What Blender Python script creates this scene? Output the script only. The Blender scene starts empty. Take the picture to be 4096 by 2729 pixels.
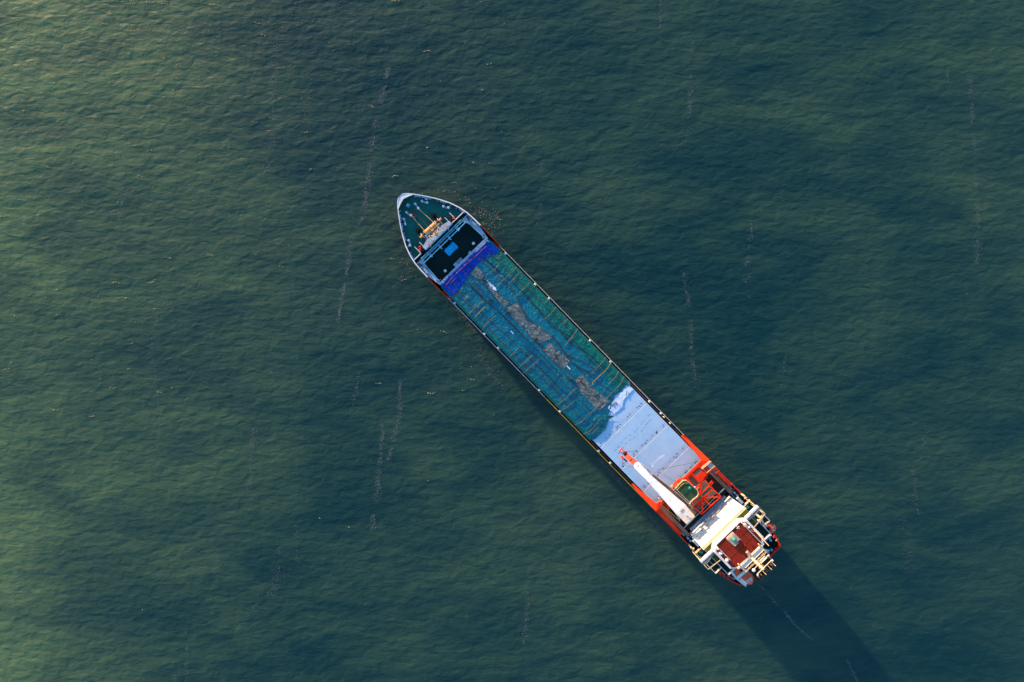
import bpy, math, random
import numpy as np
from mathutils import Vector, Matrix

# ---------------------------------------------------------------- camera, sky, sun, exposure
sc = bpy.context.scene
H = 180.0          # drone height above the water (m)
F = 3184.0         # focal length in photo pixels (photo 4096 px wide)
cam_d = bpy.data.cameras.new("camera")
cam_d.sensor_width = 36.0
cam_d.lens = 36.0 * F / 4096.0
cam_d.clip_start = 1.0
cam_d.clip_end = 20000.0
cam = bpy.data.objects.new("camera", cam_d)
cam.location = (0, 0, H)
cam.rotation_euler = (0, 0, 0)
sc.collection.objects.link(cam)
sc.camera = cam

SUN_EL = math.radians(8.5)
SUN_DIR = Vector((-0.637, 0.771, 0)).normalized()      # towards the sun, on the ground
SUN_AZ = math.atan2(SUN_DIR.x, SUN_DIR.y)
world = bpy.data.worlds.new("World")
sc.world = world
world.use_nodes = True
wn = world.node_tree
for n in list(wn.nodes): wn.nodes.remove(n)
sky = wn.nodes.new('ShaderNodeTexSky'); sky.sky_type = 'NISHITA'; sky.sun_disc = False
sky.sun_elevation = SUN_EL; sky.sun_rotation = SUN_AZ
sky.air_density = 1.0; sky.dust_density = 0.3; sky.ozone_density = 3.2
bg = wn.nodes.new('ShaderNodeBackground'); bg.inputs['Strength'].default_value = 0.15
wo = wn.nodes.new('ShaderNodeOutputWorld')
wn.links.new(sky.outputs[0], bg.inputs[0]); wn.links.new(bg.outputs[0], wo.inputs[0])

sun_d = bpy.data.lights.new("sun", 'SUN'); sun_d.energy = 3.4; sun_d.angle = math.radians(1.8)
sun_d.color = (1.0, 0.62, 0.33)
sun = bpy.data.objects.new("sun", sun_d)
to_sun = Vector((SUN_DIR.x*math.cos(SUN_EL), SUN_DIR.y*math.cos(SUN_EL), math.sin(SUN_EL)))
sun.rotation_euler = to_sun.to_track_quat('Z', 'Y').to_euler()
sun.location = (-60, 70, 60)
sc.collection.objects.link(sun)
sc.view_settings.view_transform = 'Standard'; sc.view_settings.look = 'None'
sc.view_settings.exposure = 2.3; sc.view_settings.gamma = 1.0
sc.view_settings.use_curve_mapping = False
sc.cycles.max_bounces = 6; sc.cycles.diffuse_bounces = 3; sc.cycles.sample_clamp_indirect = 4.0
sc.cycles.use_denoising = True

rnd = random.Random(7)
nprnd = np.random.RandomState(3)

# ---------------------------------------------------------------- ship frame: x forward, y port, z up
CA, SA = 0.69800, 0.71610        # ship axis in the photo (bow -> stern), x right, y down
SC5 = (H-5.0)/F
OX = (2316.5-2048.0)*SC5; OY = -(1520.6-1364.5)*SC5
FWD = (-CA, SA); PORT = (-SA, -CA)
SHIP_ROT = math.atan2(FWD[1], FWD[0])
ZR = {'Z1': (1540,740,3.136), 'Z2': (1800,1000,3.136), 'Z3': (2100,1300,3.136), 'Z4': (2350,1650,3.136),
      'Z5': (2700,1900,3.4087), 'D1': (2660,1820,6.5333), 'D2': (2540,1900,6.5333), 'D3': (2900,1960,6.5333),
      'D4': (2780,2120,6.5333), 'D5': (2900,2120,6.5333), 'D6': (1640,840,7.84), 'D7': (2440,1760,7.84), 'S': (0,0,1.0)}
def P(reg, x, y, z):
    """survey point read off an enlargement of the photo, at height z, in ship coordinates"""
    ox, oy, s = ZR[reg]
    px, py = ox + x/s, oy + y/s
    k = (H-z)/F
    X = (px-2048.0)*k - OX; Y = (1364.5-py)*k - OY
    return Vector((X*FWD[0]+Y*FWD[1], X*PORT[0]+Y*PORT[1], z))
def PX(reg, pts, z): return [P(reg, x, y, z) for x, y in pts]
def UX(u, z):   # x coordinate for axis pixel u at height z
    return P('S', u*CA+597.3*SA, u*SA-597.3*CA, z).x

def ship_local(X, Y):
    X, Y = X-OX, Y-OY
    return (X*FWD[0]+Y*FWD[1], X*PORT[0]+Y*PORT[1])
# ---------------------------------------------------------------- mesh builder
class MB:
    def __init__(s): s.v = []; s.f = []
    def add(s, vs, fs):
        o = len(s.v); s.v += [tuple(v) for v in vs]; s.f += [tuple(i+o for i in f) for f in fs]; return s
    def box(s, c, size, rz=0.0):
        hx, hy, hz = size[0]/2, size[1]/2, size[2]/2; ca, sa = math.cos(rz), math.sin(rz)
        vs = []
        for sx, sy, sz in ((-1,-1,-1),(1,-1,-1),(1,1,-1),(-1,1,-1),(-1,-1,1),(1,-1,1),(1,1,1),(-1,1,1)):
            x, y = sx*hx, sy*hy
            vs.append((c[0]+x*ca-y*sa, c[1]+x*sa+y*ca, c[2]+sz*hz))
        return s.add(vs, [(0,3,2,1),(4,5,6,7),(0,1,5,4),(1,2,6,5),(2,3,7,6),(3,0,4,7)])
    def prism(s, pts, z0, z1=None):
        """polygon pts (x,y[,z]); z1 None -> top z from points, z0 = thickness below"""
        area = sum(pts[i][0]*pts[(i+1)%len(pts)][1]-pts[(i+1)%len(pts)][0]*pts[i][1] for i in range(len(pts)))
        if area < 0: pts = list(reversed(pts))
        n = len(pts)
        if z1 is None:
            bot = [(p[0],p[1],p[2]-z0) for p in pts]; top = [(p[0],p[1],p[2]) for p in pts]
        else:
            bot = [(p[0],p[1],z0) for p in pts]; top = [(p[0],p[1],z1) for p in pts]
        fs = [tuple(range(n-1,-1,-1)), tuple(range(n,2*n))]
        fs += [(i,(i+1)%n,n+(i+1)%n,n+i) for i in range(n)]
        return s.add(bot+top, fs)
    def tube(s, pts, r, n=6, cap=True):
        pts = [Vector(p) for p in pts]; rs = r if isinstance(r,(list,tuple)) else [r]*len(pts)
        vs = []; m = len(pts)
        for i, p in enumerate(pts):
            d = (pts[min(i+1,m-1)]-pts[max(i-1,0)])
            d = d.normalized() if d.length > 1e-9 else Vector((0,0,1))
            a = d.cross(Vector((0,0,1))) if abs(d.z) < 0.95 else d.cross(Vector((1,0,0)))
            a.normalize(); b = d.cross(a)
            for k in range(n):
                t = 2*math.pi*k/n
                vs.append(p + a*(rs[i]*math.cos(t)) + b*(rs[i]*math.sin(t)))
        fs = [(i*n+k, (i+1)*n+k, (i+1)*n+(k+1)%n, i*n+(k+1)%n) for i in range(m-1) for k in range(n)]
        if cap: fs += [tuple(range(n)), tuple((m-1)*n+k for k in range(n-1,-1,-1))]
        return s.add(vs, fs)
    def beam(s, p0, p1, w, h):
        p0, p1 = Vector(p0), Vector(p1); d = (p1-p0).normalized()
        a = d.cross(Vector((0,0,1))); a = a.normalized() if a.length > 1e-6 else Vector((1,0,0)); b = a.cross(d)
        vs = []
        for p in (p0,p1):
            for sx, sy in ((-1,-1),(1,-1),(1,1),(-1,1)): vs.append(p+a*(sx*w/2)+b*(sy*h/2))
        return s.add(vs, [(0,3,2,1),(4,5,6,7),(0,1,5,4),(1,2,6,5),(2,3,7,6),(3,0,4,7)])
    def lathe(s, c, prof, n=14):
        vs = []; m = len(prof)
        for r, z in prof:
            for k in range(n):
                t = 2*math.pi*k/n; vs.append((c[0]+r*math.cos(t), c[1]+r*math.sin(t), c[2]+z))
        fs = [(i*n+k, i*n+(k+1)%n, (i+1)*n+(k+1)%n, (i+1)*n+k) for i in range(m-1) for k in range(n)]
        fs += [tuple(range(n-1,-1,-1)), tuple((m-1)*n+k for k in range(n))]
        return s.add(vs, fs)
    def ball(s, c, r, sz=1.0, n=12):
        prof = [(max(r*math.sin(math.pi*i/8), 0.002), -r*sz*math.cos(math.pi*i/8)) for i in range(9)]
        return s.lathe(c, prof, n)
    def rail(s, pts, h=1.05, r=0.045, step=1.6, bars=2):
        pts = [Vector(p) for p in pts]; up = Vector((0,0,1))
        for b in range(bars): s.tube([p+up*(h*(b+1)/bars) for p in pts], r, 5)
        for i in range(len(pts)-1):
            L = (pts[i+1]-pts[i]).length; k = max(1, int(round(L/step)))
            for j in range(k+(i == len(pts)-2)):
                q = pts[i].lerp(pts[i+1], j/k); s.tube([q, q+up*h], r*1.1, 4)
        return s
    def torus(s, c, R, r, nrm=(0,0,1), n=18, m=6):
        nv = Vector(nrm).normalized(); a = nv.orthogonal().normalized(); b = nv.cross(a); vs = []
        for i in range(n):
            t = 2*math.pi*i/n; d = a*math.cos(t)+b*math.sin(t)
            for k in range(m):
                q = 2*math.pi*k/m; vs.append(Vector(c)+d*(R+r*math.cos(q))+nv*(r*math.sin(q)))
        return s.add(vs, [(i*m+k, ((i+1)%n)*m+k, ((i+1)%n)*m+(k+1)%m, i*m+(k+1)%m) for i in range(n) for k in range(m)])
    def build(s, name, mat, parent=None, smooth=False, bevel=0.0, origin=None):
        me = bpy.data.meshes.new(name)
        vs = s.v
        if origin is not None: vs = [(v[0]-origin[0], v[1]-origin[1], v[2]-origin[2]) for v in vs]
        me.from_pydata(vs, [], s.f); me.validate(); me.update()
        import bmesh
        bm = bmesh.new(); bm.from_mesh(me); bmesh.ops.recalc_face_normals(bm, faces=bm.faces); bm.to_mesh(me); bm.free()
        mats = mat if isinstance(mat,(list,tuple)) else [mat]
        for m in mats: me.materials.append(m)
        if smooth:
            for p in me.polygons: p.use_smooth = True
        o = bpy.data.objects.new(name, me); sc.collection.objects.link(o)
        if parent is not None:
            o.parent = parent
            if origin is not None: o.location = origin
        if bevel:
            mod = o.modifiers.new("bevel", 'BEVEL'); mod.width = bevel; mod.segments = 2; mod.limit_method = 'ANGLE'
        return o

def tag(o, label=None, cat=None, group=None, kind=None):
    if label: o['label'] = label
    if cat: o['category'] = cat
    if group: o['group'] = group
    if kind: o['kind'] = kind
    return o
def ship_to_world(p):
    p = Vector(p)
    return Vector((OX+p.x*FWD[0]+p.y*PORT[0], OY+p.x*FWD[1]+p.y*PORT[1], p.z))
def thing(name, base, label, cat, group=None, rz=0.0):
    """Empty at the thing's base, given in ship coordinates (rz extra turn)"""
    o = bpy.data.objects.new(name, None); sc.collection.objects.link(o)
    o.location = ship_to_world(base); o.rotation_euler = (0,0,SHIP_ROT+rz)
    o['_'] = 0; del o['_']
    return tag(o, label, cat, group)
def center_of(mb):
    a = np.array(mb.v); lo, hi = a.min(0), a.max(0)
    return ((lo[0]+hi[0])/2, (lo[1]+hi[1])/2, lo[2])
def top(mb, name, mat, label, cat, group=None, smooth=False, bevel=0.0):
    """a thing that is one mesh, shaped in ship coordinates"""
    c = center_of(mb)
    o = mb.build(name, mat, None, smooth, bevel, origin=c)
    o.location = ship_to_world(c); o.rotation_euler = (0,0,SHIP_ROT)
    return tag(o, label, cat, group)

# ---------------------------------------------------------------- materials
def mat_new(name):
    m = bpy.data.materials.new(name); m.use_nodes = True
    nt = m.node_tree
    b = nt.nodes['Principled BSDF']
    return m, nt, b
def N(nt, t, **kw):
    n = nt.nodes.new(t)
    for k, v in kw.items():
        if k in n.inputs: n.inputs[k].default_value = v
        else: setattr(n, k, v)
    return n
def ramp(nt, src, stops):
    r = nt.nodes.new('ShaderNodeValToRGB'); cr = r.color_ramp
    while len(cr.elements) < len(stops): cr.elements.new(0.5)
    for e, (p, c) in zip(cr.elements, stops):
        e.position = p; e.color = (c,c,c,1) if not isinstance(c,(tuple,list)) else (c[0],c[1],c[2],1)
    nt.links.new(src, r.inputs[0]); return r.outputs[0]
def mix(nt, fac, a, b, mode='MIX'):
    m = nt.nodes.new('ShaderNodeMix'); m.data_type = 'RGBA'; m.blend_type = mode
    if isinstance(fac,(int,float)): m.inputs[0].default_value = fac
    else: nt.links.new(fac, m.inputs[0])
    for i, s in ((6,a),(7,b)):
        if isinstance(s,(tuple,list)): m.inputs[i].default_value = (s[0],s[1],s[2],1)
        else: nt.links.new(s, m.inputs[i])
    return m.outputs[2]
def paint(name, col, rough=0.5, dirt=0.35, dirt_col=(0.09,0.055,0.03), scale=0.8, metal=0.0, bump=0.0):
    """weathered paint: uneven tone, grime and rust runs"""
    m, nt, b = mat_new(name)
    tc = N(nt,'ShaderNodeTexCoord')
    n1 = N(nt,'ShaderNodeTexNoise', Scale=scale, Detail=6.0, Roughness=0.65); nt.links.new(tc.outputs['Object'], n1.inputs['Vector'])
    n2 = N(nt,'ShaderNodeTexNoise', Scale=scale*5, Detail=8.0, Roughness=0.75); nt.links.new(tc.outputs['Object'], n2.inputs['Vector'])
    lo = tuple(c*0.72 for c in col); hi = tuple(min(1.0,c*1.12) for c in col)
    c1 = mix(nt, ramp(nt, n1.outputs[0], [(0.3,0.0),(0.7,1.0)]), lo, hi)
    f = ramp(nt, n2.outputs[0], [(0.52,0.0),(0.75,dirt)])
    c2 = mix(nt, f, c1, dirt_col)
    nt.links.new(c2, b.inputs['Base Color'])
    rr = ramp(nt, n2.outputs[0], [(0.2,max(0.05,rough-0.12)),(0.8,min(1,rough+0.18))]); nt.links.new(rr, b.inputs['Roughness'])
    b.inputs['Specular IOR Level'].default_value = 0.12
    b.inputs['Metallic'].default_value = metal
    if bump:
        bp = N(nt,'ShaderNodeBump', Strength=bump, Distance=0.03); nt.links.new(n2.outputs[0], bp.inputs['Height'])
        nt.links.new(bp.outputs[0], b.inputs['Normal'])
    return m

M = {}
M['white']   = paint('white_paint', (0.60,0.575,0.54), 0.45, 0.18, (0.35,0.24,0.15))
M['cream']   = paint('cream_paint', (0.50,0.38,0.23), 0.5, 0.2)
M['ltgrey']  = paint('pale_grey_paint', (0.26,0.34,0.43), 0.5, 0.35)
M['grey']    = paint('grey_paint', (0.27,0.27,0.27), 0.6, 0.4)
M['brown']   = paint('brown_primer', (0.16,0.11,0.085), 0.75, 0.3, (0.04,0.03,0.025))
M['deck']    = paint('green_deck_paint', (0.004,0.085,0.070), 0.7, 0.35, (0.05,0.05,0.035), 0.5, bump=0.3)
M['deckdk']  = paint('shaded_dark_green_deck', (0.001,0.014,0.013), 0.75, 0.35, (0.02,0.02,0.016), 0.5)  # dark deck green, with the shade of wings and recessed decks in it
M['deck_sunlit']   = paint('sunlit_green_deck', (0.06,0.085,0.02), 0.7, 0.3, (0.05,0.05,0.02), 0.6)  # deck green with warm sunlight put into the colour
M['sidedk']  = paint('black_side_deck', (0.003,0.006,0.007), 0.8, 0.3, (0.05,0.03,0.02))
M['orange']  = paint('orange_paint', (0.62,0.026,0.001), 0.5, 0.14, (0.22,0.012,0.003), 0.7)
M['red']     = paint('red_hull_paint', (0.52,0.025,0.006), 0.5, 0.35, (0.14,0.02,0.01))
M['roofred'] = paint('red_brown_deck_paint', (0.22,0.020,0.008), 0.8, 0.55, (0.06,0.022,0.018), 0.45, bump=0.2)
M['bluep']   = paint('blue_paint', (0.001,0.32,0.58), 0.5, 0.12, (0.03,0.08,0.15))
M['skyp']    = paint('sky_blue_paint', (0.11,0.33,0.45), 0.5, 0.25)  # on the aft face of the breakwater this blue stands for shade
M['black']   = paint('black_paint', (0.006,0.0055,0.005), 0.6, 0.3, (0.05,0.035,0.02))
M['tanexh']  = paint('rusty_exhaust_steel', (0.13,0.065,0.028), 0.7, 0.5)
M['yellowp'] = paint('ochre_rail_paint', (0.48,0.28,0.035), 0.6, 0.45)
M['winch']   = paint('ochre_winch_paint', (0.50,0.21,0.045), 0.5, 0.35, (0.10,0.04,0.02), 1.5)
M['boatred'] = paint('lifeboat_orange', (0.55,0.085,0.035), 0.45, 0.4, (0.18,0.04,0.03), 1.0)
M['ropey']   = paint('yellow_fibre_rope', (0.55,0.33,0.08), 0.9, 0.4, (0.2,0.08,0.03), 3)
M['ropeb']   = paint('brown_fibre_rope', (0.065,0.036,0.024), 0.9, 0.4, (0.04,0.02,0.015), 3)
M['ropedk']  = paint('dark_wire_rope', (0.022,0.018,0.016), 0.8, 0.3, (0.12,0.05,0.02), 3)
M['strap']   = paint('tan_lashing_strap', (0.12,0.10,0.07), 0.8, 0.3, (0.2,0.1,0.05), 3)
M['strapg']  = paint('green_lashing_strap', (0.008,0.09,0.06), 0.8, 0.3, (0.1,0.1,0.05), 3)
M['strapy']  = paint('yellow_lashing_strap', (0.30,0.16,0.01), 0.8, 0.2, (0.2,0.1,0.05), 3)
M['tealobj'] = paint('teal_canvas', (0.02,0.24,0.19), 0.6, 0.1, (0.02,0.1,0.2))
M['ringred'] = paint('life_ring_orange', (0.50,0.04,0.015), 0.5, 0.1)
M['crate']   = paint('rusty_tan_crates', (0.34,0.19,0.10), 0.8, 0.6, (0.07,0.035,0.02), 2)
M['curtain'] = paint('curtained_window', (0.10,0.06,0.045), 0.3, 0.2)
M['platgrey'] = paint('cream_grey_platform', (0.36,0.32,0.27), 0.6, 0.2)
M['pink'] = paint('faded_red_line', (0.45,0.30,0.36), 0.6, 0.3)
M['ltgrey2'] = paint('chalky_white_smear', (0.45,0.53,0.62), 0.7, 0.5, (0.3,0.38,0.5), 2)
M['boomwhite'] = paint('warm_white_boom_paint', (0.88,0.82,0.68), 0.5, 0.05)
M['warmcream'] = paint('sunny_cream_paint', (0.72,0.58,0.42), 0.5, 0.08)
M['vent']    = paint('cream_vent_paint', (0.62,0.60,0.50), 0.6, 0.15)

def glass_mat():
    m, nt, b = mat_new('window_glass')
    b.inputs['Base Color'].default_value = (0.02,0.025,0.03,1); b.inputs['Roughness'].default_value = 0.08
    return m
M['glass'] = glass_mat()

def hatch_mat():
    m, nt, b = mat_new('pale_hatch_paint')
    tc = N(nt,'ShaderNodeTexCoord')
    n1 = N(nt,'ShaderNodeTexNoise', Scale=0.35, Detail=5.0, Roughness=0.6); nt.links.new(tc.outputs['Object'], n1.inputs['Vector'])
    n2 = N(nt,'ShaderNodeTexNoise', Scale=5.0, Detail=8.0, Roughness=0.75); nt.links.new(tc.outputs['Object'], n2.inputs['Vector'])
    mp = N(nt,'ShaderNodeMapping'); mp.inputs['Scale'].default_value = (6.0,0.5,1.0); nt.links.new(tc.outputs['Object'], mp.inputs['Vector'])
    n3 = N(nt,'ShaderNodeTexNoise', Scale=1.4, Detail=6.0, Roughness=0.7); nt.links.new(mp.outputs[0], n3.inputs['Vector'])
    c = mix(nt, ramp(nt, n1.outputs[0], [(0.3,0.0),(0.7,1.0)]), (0.23,0.38,0.50), (0.28,0.42,0.53))
    c = mix(nt, ramp(nt, n2.outputs[0], [(0.56,0.0),(0.70,0.6)]), c, (0.13,0.14,0.17))
    c = mix(nt, ramp(nt, n3.outputs[0], [(0.60,0.0),(0.72,0.75)]), c, (0.07,0.08,0.10))
    nt.links.new(c, b.inputs['Base Color']); b.inputs['Roughness'].default_value = 0.6
    return m
M['hatch'] = hatch_mat()

def tarp_mat(name, cols, rough=0.36, crease=1.0, edge=None):
    m, nt, b = mat_new(name)
    tc = N(nt,'ShaderNodeTexCoord')
    n1 = N(nt,'ShaderNodeTexNoise', Scale=0.25, Detail=4.0, Roughness=0.6); nt.links.new(tc.outputs['Object'], n1.inputs['Vector'])
    c = mix(nt, ramp(nt, n1.outputs[0], [(0.35,0.0),(0.65,1.0)]), cols[0], cols[1])
    if edge is not None:
        sx = N(nt,'ShaderNodeSeparateXYZ'); nt.links.new(tc.outputs['Object'], sx.inputs[0])
        sh = N(nt,'ShaderNodeMath', operation='ADD'); nt.links.new(sx.outputs[1], sh.inputs[0]); sh.inputs[1].default_value = -1.1
        ab = N(nt,'ShaderNodeMath', operation='ABSOLUTE'); nt.links.new(sh.outputs[0], ab.inputs[0])
        ad = N(nt,'ShaderNodeMath', operation='MULTIPLY_ADD'); nt.links.new(n1.outputs[0], ad.inputs[0]); ad.inputs[1].default_value = 2.2; nt.links.new(ab.outputs[0], ad.inputs[2])
        dv = N(nt,'ShaderNodeMath', operation='DIVIDE'); nt.links.new(ad.outputs[0], dv.inputs[0]); dv.inputs[1].default_value = 9.0
        c = mix(nt, ramp(nt, dv.outputs[0], [(0.66,0.0),(0.86,1.0)]), c, edge)
    # creases: long thin folds along the contours of smooth noises, some slack between
    acc = None
    for k, (scl, dist, amp, st) in enumerate(((0.42,1.4,1.0,(1,1,1)),(0.75,0.8,0.7,(1.7,0.6,1)),(0.75,0.8,0.7,(0.6,1.8,1)),(1.9,0.7,0.35,(1,1,1)))):
        mp = N(nt,'ShaderNodeMapping'); mp.inputs['Scale'].default_value = st; mp.inputs['Location'].default_value = (7*k,3*k,0); mp.inputs['Rotation'].default_value = (0,0,0.7*k)
        nt.links.new(tc.outputs['Object'], mp.inputs['Vector'])
        nn = N(nt,'ShaderNodeTexNoise', Scale=scl, Detail=1.0, Roughness=0.4, Distortion=dist); nt.links.new(mp.outputs[0], nn.inputs['Vector'])
        rr = ramp(nt, nn.outputs[0], [(0.45,0.0),(0.50,1.0),(0.55,0.0)])
        mu = N(nt,'ShaderNodeMath', operation='MULTIPLY_ADD'); nt.links.new(rr, mu.inputs[0]); mu.inputs[1].default_value = amp
        if acc is not None: nt.links.new(acc, mu.inputs[2])
        else: mu.inputs[2].default_value = 0.0
        acc = mu.outputs[0]
    n4 = N(nt,'ShaderNodeTexNoise', Scale=1.1, Detail=2.0, Roughness=0.5, Distortion=1.0); nt.links.new(tc.outputs['Object'], n4.inputs['Vector'])
    ad2 = N(nt,'ShaderNodeMath', operation='MULTIPLY_ADD'); nt.links.new(n4.outputs[0], ad2.inputs[0]); ad2.inputs[1].default_value = 1.0; nt.links.new(acc, ad2.inputs[2])
    bp = N(nt,'ShaderNodeBump', Strength=0.5*crease, Distance=0.08); nt.links.new(ad2.outputs[0], bp.inputs['Height'])
    nt.links.new(bp.outputs[0], b.inputs['Normal']); nt.links.new(c, b.inputs['Base Color'])
    b.inputs['Roughness'].default_value = rough; b.inputs['Specular IOR Level'].default_value = 0.20
    return m
M['teal'] = tarp_mat('teal_tarpaulin', [(0.001,0.088,0.130),(0.001,0.100,0.138)], 0.33, 1.0, (0.001,0.095,0.075))
M['tealshade'] = tarp_mat('loose_teal_tarpaulin_shaded', [(0.001,0.06,0.08),(0.001,0.08,0.10)], 0.5, 0.5)  # teal darkened so the loose fold carries its shade in the colour
M['bluet'] = tarp_mat('blue_tarpaulin', [(0.0,0.022,0.20),(0.0,0.032,0.25)], 0.33, 0.8)
M['bluet'].node_tree.nodes['Principled BSDF'].inputs['Specular IOR Level'].default_value = 0.10
M['whitesheet'] = tarp_mat('white_sheet_plastic', [(0.38,0.48,0.62),(0.46,0.55,0.66)], 0.4, 0.25)

def clear_mat():
    m, nt, b = mat_new('dusty_clear_plastic')
    tc = N(nt,'ShaderNodeTexCoord')
    n = N(nt,'ShaderNodeTexNoise', Scale=1.5, Detail=5.0, Roughness=0.6, Distortion=1.6); nt.links.new(tc.outputs['Object'], n.inputs['Vector'])
    c = mix(nt, ramp(nt, n.outputs[0], [(0.35,0.0),(0.7,1.0)]), (0.10,0.095,0.075), (0.27,0.25,0.20)); nt.links.new(c, b.inputs['Base Color'])
    b.inputs['Roughness'].default_value = 0.45; b.inputs['Specular IOR Level'].default_value = 0.3
    a = ramp(nt, n.outputs[0], [(0.34,0.18),(0.68,0.72)]); nt.links.new(a, b.inputs['Alpha'])
    bp = N(nt,'ShaderNodeBump', Strength=0.35, Distance=0.2); nt.links.new(n.outputs[0], bp.inputs['Height']); nt.links.new(bp.outputs[0], b.inputs['Normal'])
    return m
M['clear'] = clear_mat()

def water_mat():
    m, nt, b = mat_new('murky_sea_water')
    geo = N(nt,'ShaderNodeNewGeometry')
    def noise(sc_, det, rough, st=(1,1,1), rot=0.0, dist=0.0):
        mp = N(nt,'ShaderNodeMapping'); mp.inputs['Scale'].default_value = st; mp.inputs['Rotation'].default_value = (0,0,rot)
        nt.links.new(geo.outputs['Position'], mp.inputs['Vector'])
        n = N(nt,'ShaderNodeTexNoise', Scale=sc_, Detail=det, Roughness=rough, Distortion=dist); nt.links.new(mp.outputs[0], n.inputs['Vector'])
        return n.outputs[0]
    silt = noise(0.012, 5.0, 0.6, (0.8,1.3,1), 0.2, 0.6)     # broad patches of silt
    mott = noise(0.075, 5.0, 0.62, (0.55,1.3,1), -0.15, 0.5)
    fine = noise(0.3, 5.0, 0.65, (0.6,1.25,1), -0.1, 0.6)
    # sun glow on the west side, painted into the water colour
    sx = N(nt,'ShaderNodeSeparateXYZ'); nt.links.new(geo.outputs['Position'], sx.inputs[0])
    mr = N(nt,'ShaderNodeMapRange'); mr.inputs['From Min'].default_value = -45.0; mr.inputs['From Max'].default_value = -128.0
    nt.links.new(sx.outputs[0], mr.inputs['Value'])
    # a weaker olive tint to the east, stronger northward
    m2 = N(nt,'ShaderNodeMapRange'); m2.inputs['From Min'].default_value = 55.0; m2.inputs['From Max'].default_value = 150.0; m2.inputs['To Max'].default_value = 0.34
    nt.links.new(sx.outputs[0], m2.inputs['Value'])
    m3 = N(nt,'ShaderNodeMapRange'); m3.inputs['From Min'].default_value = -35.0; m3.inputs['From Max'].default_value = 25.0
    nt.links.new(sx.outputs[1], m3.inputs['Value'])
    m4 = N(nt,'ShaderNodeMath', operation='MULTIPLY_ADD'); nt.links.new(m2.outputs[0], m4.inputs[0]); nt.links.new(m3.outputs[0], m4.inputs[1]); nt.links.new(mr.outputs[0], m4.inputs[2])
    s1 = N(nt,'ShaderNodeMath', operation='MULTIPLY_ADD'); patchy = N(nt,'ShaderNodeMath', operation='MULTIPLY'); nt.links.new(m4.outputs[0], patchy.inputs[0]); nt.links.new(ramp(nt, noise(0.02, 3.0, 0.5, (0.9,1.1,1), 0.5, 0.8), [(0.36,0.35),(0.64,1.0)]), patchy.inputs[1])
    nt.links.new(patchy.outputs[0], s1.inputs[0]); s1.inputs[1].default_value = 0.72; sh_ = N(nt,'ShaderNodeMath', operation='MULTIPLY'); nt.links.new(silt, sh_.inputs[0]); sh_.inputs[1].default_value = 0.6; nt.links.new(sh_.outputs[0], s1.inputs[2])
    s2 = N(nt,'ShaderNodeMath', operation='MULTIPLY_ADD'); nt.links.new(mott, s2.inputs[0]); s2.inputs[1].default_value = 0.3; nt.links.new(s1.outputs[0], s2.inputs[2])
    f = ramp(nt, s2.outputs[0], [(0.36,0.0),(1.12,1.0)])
    c = mix(nt, f, (0.0024,0.0262,0.0268), (0.072,0.118,0.050))  # olive end serves the random silt, the painted west glow and the east tint
    c = mix(nt, ramp(nt, mott, [(0.36,0.45),(0.60,0.0)]), c, (0.0016,0.0225,0.0265))
    c = mix(nt, ramp(nt, fine, [(0.48,0.0),(0.80,0.40)]), c, (0.017,0.048,0.040))
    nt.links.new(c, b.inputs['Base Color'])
    b.inputs['IOR'].default_value = 1.33; b.inputs['Roughness'].default_value = 0.50
    b.inputs['Specular IOR Level'].default_value = 0.20
    w1 = noise(0.55, 2.5, 0.45, (0.65,1.2,1), -0.12, 0.3)
    w2 = noise(1.9, 3.0, 0.55, (0.75,1.1,1), 0.12, 0.2)
    add = N(nt,'ShaderNodeMath', operation='MULTIPLY_ADD'); nt.links.new(w2, add.inputs[0]); add.inputs[1].default_value = 0.08; nt.links.new(w1, add.inputs[2])
    bp = N(nt,'ShaderNodeBump', Strength=0.85, Distance=0.33); nt.links.new(add.outputs[0], bp.inputs['Height'])
    nt.links.new(bp.outputs[0], b.inputs['Normal'])
    return m
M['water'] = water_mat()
def foam_glint_mat():
    m, nt, b = mat_new('sea_foam_and_glint')
    b.inputs['Base Color'].default_value = (0.12,0.135,0.12,1); b.inputs['Roughness'].default_value = 0.8
    return m
M['foam'] = foam_glint_mat()
M['crest_glint'] = foam_glint_mat(); M['crest_glint'].node_tree.nodes['Principled BSDF'].inputs['Base Color'].default_value = (0.34,0.27,0.14,1)  # brighter gold colour stands for sun glints on the crests

# ---------------------------------------------------------------- smooth value noise for geometry
class VN:
    def __init__(s, seed): s.t = np.random.RandomState(seed).rand(256,256)
    def __call__(s, x, y):
        x = np.asarray(x, float); y = np.asarray(y, float)
        xi = np.floor(x).astype(int); yi = np.floor(y).astype(int); fx = x-xi; fy = y-yi
        fx = fx*fx*(3-2*fx); fy = fy*fy*(3-2*fy); t = s.t
        a = t[xi&255, yi&255]; b_ = t[(xi+1)&255, yi&255]; c = t[xi&255, (yi+1)&255]; d = t[(xi+1)&255, (yi+1)&255]
        return (a*(1-fx)+b_*fx)*(1-fy)+(c*(1-fx)+d*fx)*fy
vn1, vn2, vn3 = VN(1), VN(2), VN(3)

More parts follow.
